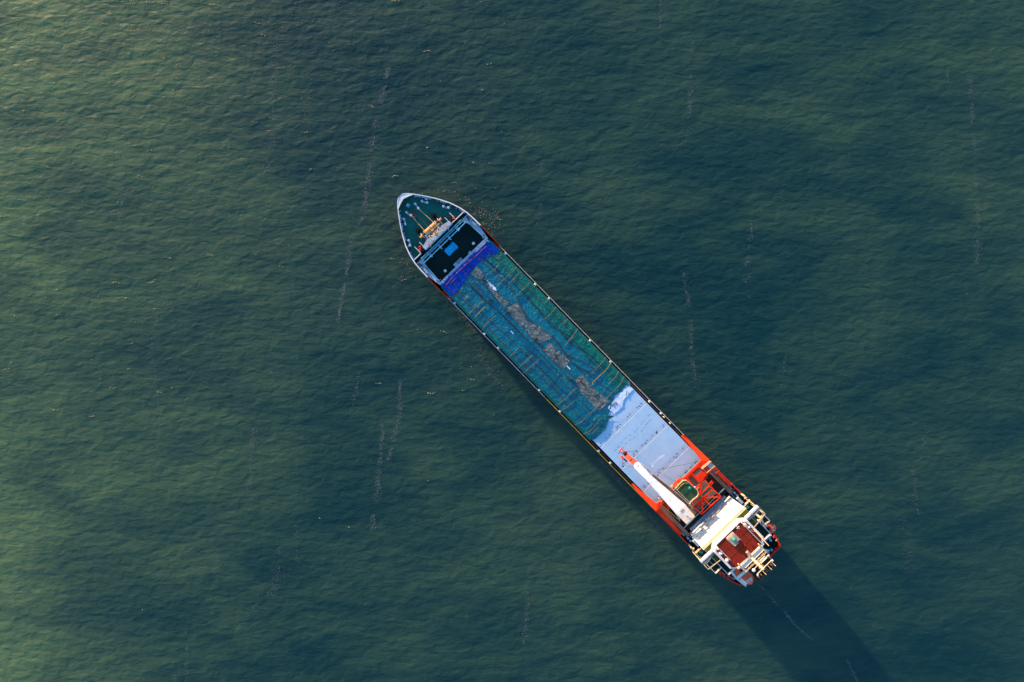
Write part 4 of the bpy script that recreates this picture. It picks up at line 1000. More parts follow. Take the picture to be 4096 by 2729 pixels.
mb = MB(); mb.box((-35.9,-0.9,6.75),(5.0,7.0,0.12)); part(crane, mb, 'engine_bed', M['brown'])
for c in ((790,1180),(1010,1180),(890,1290),(370,1200)):
    if c[0] < 500: continue
    q = P('D1',*c,8.2); mb = MB()
    for k in range(5): mb.box((q.x+0.0, q.y-0.55+0.26*k, 8.2),(0.9,0.10,0.08))
    mb.box((q.x,q.y,8.05),(0.1,1.3,0.1)); part(crane, mb, 'radiator_grille', M['orange'])
# revolving machine house with green roof
mh = [P('D1',x,y,12.6) for x,y in ((255,865),(330,770),(450,655),(530,650),(600,700),(830,915),(852,1000),(830,1060),(620,1225)) ]
mb = MB(); mb.prism(mh, 9.6, 12.55); house = part(crane, mb, 'machine_house', M['orange'])
cx = sum(p.x for p in mh)/len(mh); cy = sum(p.y for p in mh)/len(mh)
mb = MB(); mb.prism([(cx+(p.x-cx)*1.03, cy+(p.y-cy)*1.03) for p in mh], 12.55, 12.65); part(house, mb, 'roof', paint('bottle_green_roof_paint',(0.028,0.075,0.035),0.75,0.25,(0.02,0.05,0.03),0.6))
mb = MB(); pr_ = [Vector((cx+(p.x-cx)*1.0, cy+(p.y-cy)*1.0, 12.65)) for p in mh]; mb.rail(pr_+[pr_[0]],0.85,0.055,1.0,2); part(house, mb, 'railing', M['cream'])
mb = MB(); a_ = [P('D1',x,y,12.72) for x,y in ((315,920),(400,820),(490,745),(560,735),(610,750))]; mb.tube(a_,0.05,5); part(house, mb, 'roof_trim', M['yellowp'])
q = P('D1',653,875,13.1); mb = MB(); mb.lathe((q.x,q.y,12.65),[(0.34,0),(0.30,0.35),(0.12,0.6)],7); part(house, mb, 'covered_lamp', M['tealobj'])
mb = MB(); mb.lathe((cx-0.3,cy+1.4,8.9),[(1.7,0),(1.7,0.7)],24); part(crane, mb, 'slewing_ring', M['black'])
q = P('D1',365,700,12.0); mb = MB(); mb.box((q.x,q.y,11.8),(0.6,0.5,0.5)); part(house, mb, 'lamp_bracket', M['orange'])
q = P('D1',785,842,10.5); mb = MB(); mb.ball((q.x,q.y,10.4),0.17); part(crane, mb, 'flood_lamp', M['white'])
# walkway beside the boom
w0 = XY('D2',[(500,-10),(760,190),(1000,380),(1200,560),(1490,850)],12.4)
w1 = XY('D2',[(440,10),(700,220),(930,420),(1140,610),(1430,890)],12.4)
mb = MB(); mb.prism(w0+list(reversed(w1)), 0.08); wk = part(crane, mb, 'boom_walkway', M['brown'])
mb = MB(); mb.rail([w+Vector((0,0,0.0)) for w in [P('D7',900,700,12.4),P('D7',1060,790,12.4),P('D7',1160,880,12.4),P('D7',1320,1000,12.4)]+w0],0.9,0.055,0.75,2); part(wk, mb, 'railing', M['cream'])
mb = MB()
for k in range(22):
    t = k/21.0; i = min(3,int(t*4)); u = t*4-i; mb.beam(w0[i].lerp(w0[i+1],u)+Vector((0,0,0.06)), w1[i].lerp(w1[i+1],u)+Vector((0,0,0.06)),0.06,0.06)
part(wk, mb, 'tread', M['cream'])
mb = MB(); mb.rail([P('D7',1160,905,12.5),P('D7',1250,1000,12.5)],0.5,0.08,0.4,3); part(crane, mb, 'hose_bracket', M['winch'])
# boom: white box section, swollen at the heel, tip turned down
bl = [P('D7',778,880,12.6),P('D2',170,0,13.4),P('D2',1085,1035,13.42)]
br = [P('D7',985,790,12.6),P('D2',410,20,13.4),P('D2',1335,795,13.42)]
tipc = P('D7',880,830,12.4)
mb = MB(); vs = []
arc = []
rr_ = (bl[0]-br[0]).length/2
for k in range(9):
    t = math.pi*k/8; arc.append(Vector((tipc.x+rr_*math.sin(t)*1.0, tipc.y+rr_*math.cos(t), 12.35)))
poly_t = [bl[2],bl[1],P('D7',1085,1192,13.35)]+arc+[P('D7',1222,1062,13.35),br[1],br[2]]
ptop = [bl[1],bl[2],br[2],br[1]]
def slab(ps, h):  mb.prism([(p.x,p.y,p.z) for p in ps], h)
k1, k2 = P('D7',1085,1192,13.4), P('D7',1222,1062,13.4)
slab([k1,bl[2],br[2],k2], 1.5)
arcz = [Vector((a.x,a.y,12.7)) for a in arc]
slab([k1]+arcz+[k2], 1.1)
boom = part(crane, mb, 'boom', M['boomwhite'], bevel=0.05)
mb = MB(); mb.lathe((tipc.x,tipc.y,12.71),[(0.42,0),(0.42,0.03),(0.36,0.05)],20); part(boom, mb, 'pin_cap', M['white'])
# heel housing
hs = [P('D2',1100,1040,13.4),P('D2',1335,800,13.4),P('D2',1568,1080,13.4),P('D2',1345,1290,13.4)]
mb = MB(); mb.prism(hs, 9.6, 13.46); heel = part(crane, mb, 'counterweight', M['warmcream'], bevel=0.06)
wp_ = [P('D2',1190,960,13.5),P('D2',1265,890,13.5),P('D2',1480,1130,13.5),P('D2',1425,1215,13.5)]
mb = MB(); mb.prism(wp_, 13.45, 13.50); part(heel, mb, 'access_panel', M['vent'])
mb = MB(); mb.rail([wp_[0],wp_[1]],0.05,0.05,2,1); mb.prism([P('D2',1400,1150,13),P('D2',1440,1105,13),P('D2',1447,1110,13),P('D2',1407,1156,13)],13.50,13.52); part(heel, mb, 'slot', M['black'])
mb = MB(); q = P('D2',1360,1075,13); mb.box((q.x,q.y,13.54),(0.5,0.3,0.10)); part(heel, mb, 'bracket', M['grey'])
mb = MB(); mb.prism(XY('D2',[(1060,1030),(1110,1040),(1200,1150),(1160,1170)],11.5),0.6); part(heel, mb, 'step_plate', M['ltgrey'])
# stick: orange arm running forward and down from the boom tip
sA = [P('D7',465,545,9.6),P('D7',560,440,9.6),P('D7',885,700,11.9),P('D7',775,838,11.9)]
mb = MB(); mb.prism([(p.x,p.y,p.z) for p in sA], 0.9); stick = part(crane, mb, 'stick', M['orange'], bevel=0.05)
q = P('D7',685,655,10.8); mb = MB(); mb.lathe((q.x,q.y,q.z-0.35),[(0.36,0),(0.36,0.42),(0.30,0.42),(0.30,0.2)],18); part(stick, mb, 'pin_recess', M['black'])
sB = XY('D7',[(290,350),(370,262),(470,370),(395,450)],9.0); mb = MB(); mb.prism([(p.x,p.y) for p in sB], 8.4, 9.0); part(stick, mb, 'quick_coupler', M['orange'], bevel=0.04)
mb = MB()
for t in (0.25,0.6): 
    a_ = sB[0].lerp(sB[3],t+0.1); b_ = sB[1].lerp(sB[2],t+0.1); mb.beam(a_.lerp(b_,0.2)+Vector((0,0,.05)), a_.lerp(b_,0.8)+Vector((0,0,.05)),0.16,0.12)
part(stick, mb, 'coupler_bar', M['white'])
mb = MB(); a_, b_ = P('D7',430,470,9.1), P('D7',520,400,9.1); mb.tube([a_,b_],0.42,14); part(stick, mb, 'bucket_pin', M['black'])
for c in ((518,372),(375,530),(410,585)):
    q = P('D7',*c,9.3); mb = MB(); mb.box((q.x,q.y,9.1),(0.4,0.35,0.5),0.4); part(stick, mb, 'link_lug', M['orange'], bevel=0.05)
for c in ((450,605),(500,655)):
    q = P('D7',*c,9.3); mb = MB(); mb.tube([(q.x+0.2,q.y,9.1),(q.x-0.3,q.y,9.2)],0.15,8); part(stick, mb, 'hydraulic_hose', M['black'])
for (a_, b_) in ((P('D7',540,375,9.4),P('D7',810,352,6.4)),(P('D7',515,812,6.45),P('D7',755,860,11.9)),(P('D7',395,600,9.2),P('D7',398,775,6.4)),(P('D7',850,350,6.4),P('D7',880,650,11.8)),(P('D1',900,170,9.6),P('D1',-200,400,6.4))):
    mb = MB(); mb.tube([a_,a_.lerp(b_,0.5)-Vector((0,0,0.15)),b_],0.03,5); part(crane, mb, 'dark_line', M['ropedk'])  # thin dark lines from stick and platform down to the hatch covers
# side rods under the walkway
mb = MB(); mb.tube([P('D2',420,20,12.2),P('D2',1000,470,12.2),P('D2',1440,890,12.2)],0.09,6); part(boom, mb, 'hydraulic_pipe', M['orange'])
q = [P('D2',x,y,10.4) for x,y in ((900,300),(960,260),(1040,340),(980,390))]; mb = MB(); mb.rail(q+[q[0]],0.8,0.055,0.8,2); part(crane, mb, 'railing', M['cream'])

# ================================================================ BOATS
def boat(name, base, L, W, Ht, rz, label, cat, mat, stripes=False, openb=False):
    o = thing(name, base, label, cat, None, rz); BASE[o.name] = (0,0,0)
    vs, fs = [], []; ns, nr = 15, 12
    for i in range(ns):
        t = i/(ns-1); x = (t-0.5)*L
        w = W/2*max(0.04, (1-abs(2*t-1)**3.2))**0.5; w = w*(0.82 if t < 0.08 else 1)
        for k in range(nr):
            a = 2*math.pi*k/nr
            y = w*math.cos(a); z = math.sin(a)
            zz = (Ht*0.55*z if z > 0 else Ht*0.45*z)*(0.35+0.65*(w/(W/2)))
            if openb and z > 0: zz = 0.06
            vs.append((x,y,Ht*0.45+zz))
    for i in range(ns-1):
        for k in range(nr): fs.append((i*nr+k,i*nr+(k+1)%nr,(i+1)*nr+(k+1)%nr,(i+1)*nr+k))
    fs += [tuple(range(nr)), tuple((ns-1)*nr+k for k in range(nr-1,-1,-1))]
    mb = MB(); mb.add(vs, fs); part(o, mb, 'hull', mat, True)
    mb = MB(); pts = []
    for k in range(33):
        t = k/32; a = 2*math.pi*t; x = math.cos(a)*L*0.49; w = W/2*max(0.04,(1-abs(math.cos(a))**3.0))**0.6
        pts.append((x, (1 if math.sin(a)>=0 else -1)*w*1.02, Ht*0.46))
    mb.tube(pts, 0.06, 5, cap=False); part(o, mb, 'fender_line', M['ltgrey'] if not openb else M['boatred'])
    return o
lb_ = boat('lifeboat', tuple([-54.0,3.8,7.15]), 5.9, 2.8, 2.7, math.pi-0.10, 'red enclosed lifeboat with white striped end hung over the port side of the stern', 'lifeboat', M['boatred'])
mb = MB(); mb.box((-1.1,0,2.55),(1.3,1.1,0.5)); part(lb_, mb, 'cockpit', M['boatred'], bevel=0.15)
mb = MB(); mb.box((-1.1,0.0,2.82),(0.5,0.45,0.05)); part(lb_, mb, 'hatch', M['black'])
mb = MB()
for k in range(6):
    x = 1.35+k*0.2; z = 2.66-0.18*(k*0.2)**1.3*2.0
    mb.box((x,0.0,z),(0.11,1.5-0.17*k,0.05))
part(lb_, mb, 'reflective_stripe', M['white'])
mb = MB(); mb.tube([(0.3,-0.2,2.72),(0.3,0.2,2.72)],0.04,5); mb.tube([(0.1,0,2.72),(0.5,0,2.72)],0.04,5); part(lb_, mb, 'lifting_hook', M['ltgrey'])
mb = MB(); mb.tube([(-2.2,-0.9,1.9),(0.8,-1.0,2.1)],0.04,5); mb.tube([(-2.2,0.9,1.9),(0.8,1.0,2.1)],0.04,5); part(lb_, mb, 'grab_rail', M['ltgrey'])
rb_ = boat('rescue_boat', tuple([-51.0,-6.55,8.3]), 3.6, 1.9, 1.0, -math.pi/2-0.55, 'small open orange red rescue boat on the starboard quarter behind the bridge', 'boat', M['boatred'], openb=True)
mb = MB(); mb.box((-0.1,0.1,0.56),(1.1,0.75,0.06)); part(rb_, mb, 'cockpit', M['black'])
mb = MB()
for k in range(3): mb.box((1.0+0.16*k,0.2,0.56),(0.07,0.4,0.05),0.2); mb.box((0.9+0.16*k,-0.4,0.56),(0.07,0.3,0.05),0.2)
part(rb_, mb, 'reflective_stripe', M['white'])
mb = MB(); mb.beam((-0.9,-0.8,0.6),(0.5,-0.1,0.62),0.06,0.06); part(rb_, mb, 'steering_rail', M['grey'])
cr = MB(); cr.box((-51.0,-6.3,7.9),(1.6,2.4,0.5)); cr.box((-51.0,-6.2,6.4),(0.6,0.6,2.7)); part(ship, cr, 'boat_cradle', M['boatred'])

# life rings on the bow
for c, lab in (((1360,235),'orange life ring on the starboard side of the bow beside the breakwater'),((300,1290),'orange life ring on the outer rail of the port rope bin'),((310,1180),'dark red life ring between the rails of the port rope bin')):
    q = P('D6',*c,7.6); mb = MB(); mb.torus((q.x,q.y,7.45),0.30,0.08,(0.35,1,0.9)); top(mb, 'life_ring', M['ringred'] if c[0]!=310 else M['red'], lab, 'life ring', smooth=True)

# ================================================================ TARPAULINS
zt0 = 6.34
ridges = [P('Z2',x,y,6.4) for x,y in ((300,220),(560,520),(740,700),(950,930),(1300,1250),(1470,1420))]
def hT(x, y):
    """height of the tarpaulin surface in ship coordinates"""
    x = np.asarray(x,float); y = np.asarray(y,float)
    a = 0.07*vn1(x*0.35, y*0.35)+0.04*vn2(x*0.9+9, y*0.8)
    wq = x*0.6+1.6*vn3(x*0.25, y*0.25)*3
    r1 = np.abs(2*vn2(x*1.3+0.9*y+3*vn1(x*.2,y*.2), y*0.7-0.4*x)-1); r2 = np.abs(2*vn3(x*0.8-1.4*y+20, y*0.9+5)-1)
    cre = 0.05*(1-r1)**5+0.05*(1-r2)**5
    edge = np.clip((np.abs(y)-6.95)/0.7, 0, 1)
    return zt0+0.02+a+cre*(1-edge)-edge**1.5*1.3
def patch(A, B, n, m, off=0.0, jag=0.0, seed=1, zf=None):
    """sheet between two side lines A and B (lists of points), following the surface below"""
    r = np.random.RandomState(seed)
    def res(L, t):
        L = [np.array([p[0],p[1]]) for p in L]; d = [0]
        for a, b_ in zip(L[:-1], L[1:]): d.append(d[-1]+np.linalg.norm(b_-a))
        s = t*d[-1]
        for i in range(len(L)-1):
            if s <= d[i+1]+1e-9: return L[i]+(L[i+1]-L[i])*((s-d[i])/max(1e-9,d[i+1]-d[i]))
        return L[-1]
    V = []
    for i in range(n+1):
        a, b_ = res(A,i/n), res(B,i/n)
        ja, jb = (r.rand(2)-0.5)*jag
        for j in range(m+1):
            q = a+(b_-a)*(j/m)
            if j == 0: q = q+(b_-a)/max(1e-6,np.linalg.norm(b_-a))*ja
            if j == m: q = q+(b_-a)/max(1e-6,np.linalg.norm(b_-a))*jb
            V.append(q)
    V = np.array(V); z = (zf or hT)(V[:,0],V[:,1])+off
    vs = [(v[0],v[1],zz) for v, zz in zip(V,z)]
    fs = [(i*(m+1)+j,(i+1)*(m+1)+j,(i+1)*(m+1)+j+1,i*(m+1)+j+1) for i in range(n) for j in range(m)]
    mb = MB(); mb.add(vs, fs); return mb
def solid(o, th=0.02):
    md = o.modifiers.new('thickness','SOLIDIFY'); md.thickness = th; md.offset = -1; return o
# main teal sheet: its after edge hangs ragged across the white covers
fwd = [P('Z1',x,y,6.4) for x,y in ((700,1262),(1000,985),(1300,697))]
A = [(35.9,7.62),(0,7.62),(-10.9,7.55)]; B = [(35.8,-7.50),(0,-7.55),(-8.3,-7.5)]
tm = MB()
aft = [(7.6,-11.0),(6.2,-11.7),(4.8,-11.3),(3.6,-10.4),(2.2,-9.4),(0.6,-9.6),(-0.6,-9.2),(-1.6,-8.3),(-3.2,-7.8),(-5.2,-8.0),(-6.4,-7.7),(-7.0,-8.4),(-7.55,-8.6)]
n, m = 380, 130; vs = []; Y = np.linspace(7.62,-7.55,m+1)
ax = np.interp(-Y, [-a for a, _ in aft], [b_ for _, b_ in aft]); ax = ax+0.25*(vn1(Y*2.1,Y*0)-0.5)
XX = np.array([[35.85+(ax[j]-35.85)*(i/n) for j in range(m+1)] for i in range(n+1)]); YY = np.tile(Y,(n+1,1))
nearend = np.clip((XX-ax[None,:])/2.5,0,1)
ZZ = hT(XX,YY); ZZ = ZZ + (1-nearend)*0.06*np.abs(2*vn2(XX*1.5+YY,YY*1.1)-1)*np.clip((YY+0.5)*0.5,0,1)
ZZ[-1,:] = np.minimum(ZZ[-1,:], 6.36+0.02)
ZZ[-1,np.abs(Y)>7.0] = 5.6
tm.add(np.stack([XX,YY,ZZ],-1).reshape(-1,3).tolist(), [(i*(m+1)+j,(i+1)*(m+1)+j,(i+1)*(m+1)+j+1,i*(m+1)+j+1) for i in range(n) for j in range(m)])
o = top(tm, 'tarpaulin', M['teal'], 'huge wrinkled teal tarpaulin stretched over most of the hold', 'tarpaulin', smooth=True)
# loose dark fold at the after port corner
mb = patch(XY('Z3',[(880,1130),(850,1240),(770,1300),(790,1400)],6.6), XY('Z3',[(1130,1140),(1050,1190),(1010,1310),(900,1410)],6.6), 36, 30, 0.10, 0.1, 4,
           lambda x,y: np.maximum(hT(x,y)-0.05, 6.34)+0.10*(1-np.abs(2*vn1(x*0.9,y*0.9+x*0.3)-1))**2+0.06*vn2(x*1.6,y*1.6))
solid(top(mb, 'tarpaulin', M['tealshade'], 'dark crumpled fold of loose teal tarpaulin at the aft port corner of the hold', 'tarpaulin', smooth=True))
# blue sheet at the forward end
bo = XY('Z1',[(700,1262),(770,1180),(870,1085),(1010,965),(1100,870),(1200,790),(1300,700)],6.4)
bi = XY('Z1',[(835,1402),(900,1340),(1000,1210),(1080,1090),(1160,985),(1280,910),(1452,828)],6.4)
mb = patch(bo, bi, 150, 46, 0.045, 0.06, 3, lambda x,y: hT(x,y)+0.16*np.clip((x-34.4)/1.2,0,1)*(1-np.abs(2*vn1(x*2.2+y*0.5,y*1.3)-1))**2+0.05*(1-np.abs(2*vn2(x*1.1,y*0.7)-1))**4); solid(top(mb, 'tarpaulin', M['bluet'], 'bright blue tarpaulin strip across the forward end of the covered hold', 'tarpaulin', smooth=True))
# dusty clear plastic sheets along the middle
def strip(reg, A_, B_, n, m, seed, label):
    mb = patch(XY(reg,A_,6.5), XY(reg,B_,6.5), n, m, 0.09, 0.22, seed, lambda x,y: hT(x,y)+0.12*vn3(x*2.3,y*2.3))
    return top(mb, 'plastic_sheet', M['clear'], label, 'plastic sheet', 'dusty plastic sheets along the tarpaulin', smooth=True)
strip('Z2',[(265,290),(330,355),(400,365)],[(335,200),(390,250),(425,345)],14,8,1,'small crumpled clear plastic sheet beside the blue tarpaulin strip')
strip('Z2',[(425,380),(520,520),(610,650),(690,720)],[(460,370),(560,490),(650,590),(740,660)],26,6,2,'narrow clear plastic strip just aft of the small crumpled sheet')
strip('Z2',[(705,730),(790,850),(890,960)],[(845,660),(900,770),(965,900)],22,12,3,'clear plastic sheet with curved folds forward of the middle of the tarpaulin')
strip('Z2',[(930,960),(1020,1090),(1110,1180)],[(960,900),(1130,970),(1285,1100)],22,12,4,'brownish clear plastic sheet at the middle of the teal tarpaulin')
strip('Z2',[(1165,1250),(1240,1340),(1430,1490)],[(1250,1160),(1380,1280),(1500,1390)],26,14,5,'dusty clear plastic rectangle between the middle and the aft end of the tarpaulin')
strip('Z3',[(628,700),(720,870),(930,1080)],[(715,615),(860,800),(1065,960)],34,16,6,'large brown framed plastic sheet at the aft end of the tarpaulin, by the white sheet')
# white sheet with black strokes, at the tarpaulin's after edge
ws = XY('Z3',[(1035,1040),(1120,950),(1165,890),(1240,820),(1310,765)],6.55); we = XY('Z3',[(1120,1120),(1220,1030),(1240,935),(1290,890),(1360,805)],6.55)
mb = patch(ws, we, 40, 12, 0.0, 0.25, 8, lambda x,y: 6.41+0.03*vn2(x*1.8,y*1.8)+0.06*np.exp(-((x-P('Z3',1185,990,6.5).x)**2+(y-P('Z3',1185,990,6.5).y)**2)*2.5))
wsh = top(mb, 'plastic_sheet', M['whitesheet'], 'white plastic sheet with black strokes lying at the aft edge of the teal tarpaulin', 'plastic sheet', smooth=True)
BASE[wsh.name] = center_of(type('o',(),{'v':[tuple(Vector(v.co)+Vector((0,0,0))) for v in wsh.data.vertices]})())
def sub_on(thing_, mb, name, mat):
    """part of a one-mesh thing, verts in ship coords"""
    inv = Matrix.Rotation(-SHIP_ROT,4,'Z')
    loc = thing_.location
    mb.v = [tuple(inv @ (ship_to_world(v)-loc)) for v in mb.v]
    o = mb.build(name, mat, None); o.parent = thing_; return o
mb = MB()
for a, b_ in (((1105,1035),(1095,985)),((1120,1030),(1110,975)),((1095,1010),(1135,990)),((1135,975),(1165,1000)),((1120,965),(1135,990)),((1055,1060),(1085,1050)),((1280,820),(1272,895)),((1150,965),(1140,1000))):
    mb.beam(P('Z3',*a,6.52),P('Z3',*b_,6.52),0.10,0.03)
sub_on(wsh, mb, 'black_stroke', M['black'])
# bright patches and scraps
for reg, pts, mt, lab in (('Z2',[(458,380),(500,415),(575,475),(585,515),(545,500),(500,450)],'whitesheet','narrow white sheet showing between the ropes forward of midships'),
                     ('Z3',[(515,512),(528,508),(575,555),(560,560)],'whitesheet','small white strip between the two aft plastic sheets'),
                     ('Z2',[(755,1015),(768,1013),(800,1052),(790,1055)],'whitesheet','thin white scrap on the port half of the tarpaulin')):
    pp = XY(reg,pts,6.7); z = float(np.max(hT([p.x for p in pp],[p.y for p in pp])))+0.12
    mb = MB(); mb.prism([(p.x,p.y) for p in pp], z-0.03, z); top(mb, 'plastic_scrap', M[mt], lab, 'plastic scrap')

# ================================================================ LASHINGS
def rope(reg, pts, r, mat, name, label, cat, group, off=0.0, step=0.35, wob=0.05):
    pp = XY(reg, pts, 6.6); out = []
    for a, b_ in zip(pp[:-1], pp[1:]):
        k = max(1,int((b_-a).length/step)); out += [a.lerp(b_,i/k) for i in range(k)]
    out.append(pp[-1])
    x = np.array([p.x for p in out]); y = np.array([p.y for p in out])
    y = y+wob*2*(vn1(x*0.6+pts[0][0],y*0+pts[0][1])-0.5); x = x+wob*(vn2(y*0.9,x*0.3)-0.5)
    z = hT(x,y)+0.06+off
    # ropes stay taut over the hollows
    z = np.maximum(z, np.convolve(np.pad(z,3,mode='edge'), np.ones(7)/7, 'valid')+0.03)
    mb = MB(); mb.tube(list(zip(x,y,z)), r, 5)
    return top(mb, name, mat, label, cat, group)
M['strapr'] = paint('faded_red_strap', (0.22,0.04,0.03), 0.8, 0.3, (0.1,0.05,0.05), 3)
LG = 'ropes running lengthwise over the tarpaulin'
ordn = ['outermost','second','third','fourth','fifth','sixth','seventh','eighth','ninth','tenth','eleventh','twelfth','thirteenth','fourteenth','fifteenth','sixteenth','seventeenth','eighteenth','nineteenth','twentieth','twenty first','twenty second','twenty third','twenty fourth','twenty fifth','twenty sixth','twenty seventh','twenty eighth']
LR = [
 ('Z2',[(445,10),(580,110),(760,290),(960,480),(1180,690),(1420,920),(1568,1060)],'b','long brown rope nearest the starboard rail on the forward half'),
 ('Z2',[(325,75),(480,215),(600,320),(730,430),(830,560)],'b','brown rope from the blue sheet, second from the starboard rail'),
 ('Z2',[(385,60),(560,210),(770,400),(950,560),(1110,745),(1280,930),(1400,1040),(1540,1200)],'d','dark rope, second from the starboard rail amidships'),
 ('Z2',[(620,370),(700,440),(830,560),(870,680),(960,850),(1100,960),(1270,1080),(1330,1150),(1450,1300),(1560,1350)],'b','brown rope that bends sharply along the starboard edge of the plastic sheets'),
 ('Z2',[(210,170),(310,250),(400,350),(560,520),(740,660),(890,790),(980,900),(1130,1050),(1270,1180),(1390,1330),(1500,1440)],'d','dark centre rope lying across all the plastic sheets'),
 ('Z2',[(180,220),(300,340),(430,440),(545,580),(700,720),(780,830),(910,960),(1010,1080),(1160,1220),(1330,1380),(1460,1500),(1568,1600)],'b','brown rope along the port edge of the plastic sheets'),
 ('Z2',[(150,250),(260,380),(400,525)],'b','short brown rope ending soon aft of the blue sheet, just port of the centre'),
 ('Z2',[(60,340),(260,470),(430,620),(600,770),(760,920),(900,1060),(1060,1230),(1250,1420),(1420,1600)],'d','dark rope, first to port of the plastic sheets'),
 ('Z2',[(10,370),(150,560),(300,700),(440,830),(560,940),(700,1060),(860,1220),(1060,1420),(1200,1568),(1340,1700)],'b','brown rope, second to port of the plastic sheets'),
 ('Z2',[(30,520),(220,670),(380,850),(500,1000),(650,1160),(790,1290),(930,1440),(1040,1550)],'b','brown rope nearest the port rail on the forward half'),
 ('Z2',[(210,400),(320,500),(500,680),(640,800),(800,950),(960,1120)],'b','thin brown rope between the first and second long ropes on the port side'),
 ('Z2',[(745,690),(850,740),(950,800),(1000,870),(1100,970),(1200,1030)],'b','doubled brown rope crossing the sheet with curved folds'),
 ('Z2',[(930,560),(1000,640),(1080,720),(1150,820),(1240,930),(1330,1000)],'d','doubled dark rope close beside the second starboard rope amidships'),
 ('Z3',[(0,280),(200,440),(420,660),(560,800),(740,1000),(860,1110)],'b','brown rope on the aft port half ending short of the loose fold'),
 ('Z3',[(0,370),(120,480),(300,640),(440,800),(560,900),(650,975)],'d','dark rope on the aft port half, between two brown ropes'),
 ('Z3',[(0,480),(190,650),(360,800),(500,960),(640,1110),(780,1235)],'b','brown rope nearest the port rail on the aft half'),
 ('Z3',[(60,130),(250,340),(400,500),(520,640),(620,740)],'b','brown rope reaching the forward corner of the framed plastic sheet'),
 ('Z3',[(360,160),(440,280),(520,375),(640,420),(760,470),(880,560),(935,592)],'b','brown rope sweeping outward from the plastic sheets to starboard aft'),
 ('Z3',[(330,120),(420,230),(470,320),(560,440),(700,540),(830,600)],'d','dark slack rope beside the sweeping brown rope'),
 ('Z3',[(400,20),(500,140),(600,250),(700,290),(850,400),(940,500),(1060,590)],'d','dark rope nearest the starboard rail on the aft half'),
 ('Z3',[(470,75),(560,150),(680,270),(770,370),(830,450),(950,575)],'d','thick dark rope on the starboard aft half, second from the rail'),
 ('Z3',[(1065,600),(1150,680),(1250,770)],'b','short thick brown rope near the aft starboard corner'),
 ('Z3',[(750,570),(850,660),(980,760),(1090,830),(1145,860)],'b','brown rope passing aft outside the framed plastic sheet'),
 ('Z3',[(560,440),(640,520),(740,600)],'d','short dark rope forward of the framed plastic sheet'),
 ('Z3',[(630,700),(720,620),(800,730),(900,870),(1000,960)],'b','brown rope round the forward and starboard edge of the framed plastic sheet'),
 ('Z3',[(630,710),(700,820),(820,940),(900,1010),(980,1060)],'b','brown rope along the port edge of the framed plastic sheet'),
 ('Z3',[(680,660),(760,790),(840,900),(900,980)],'d','dark rope down the middle of the framed plastic sheet'),
 ('Z3',[(965,815),(1030,880),(1100,935)],'b','short brown rope starboard of the framed plastic sheet'),
 ('Z3',[(300,700),(400,830),(510,1000)],'b','short brown rope close inside the port rail on the aft half'),
 ('Z3',[(505,640),(560,720),(650,830),(710,890)],'b','brown rope just port of the framed plastic sheet'),
 ('Z2',[(-60,440),(40,530),(60,560)],'b','short brown rope at the port end of the blue sheet'),
 ('Z1',[(1180,870),(1260,940),(1340,1010),(1440,1100)],'d','short dark rope crossing the starboard end of the blue sheet'),
]
for reg, pts, t, lab in LR:
    rope(reg, pts, 0.055 if t == 'b' else 0.052, M['ropeb'] if t == 'b' else M['ropedk'], 'lashing_rope', lab, 'rope', LG)
TG = 'straps lashed across the tarpaulin'
def where(reg, pts):
    a = P(reg,*pts[0],6.5); b_ = P(reg,*pts[-1],6.5); return (a.x+b_.x)/2, (a.y+b_.y)/2, (a-b_).length
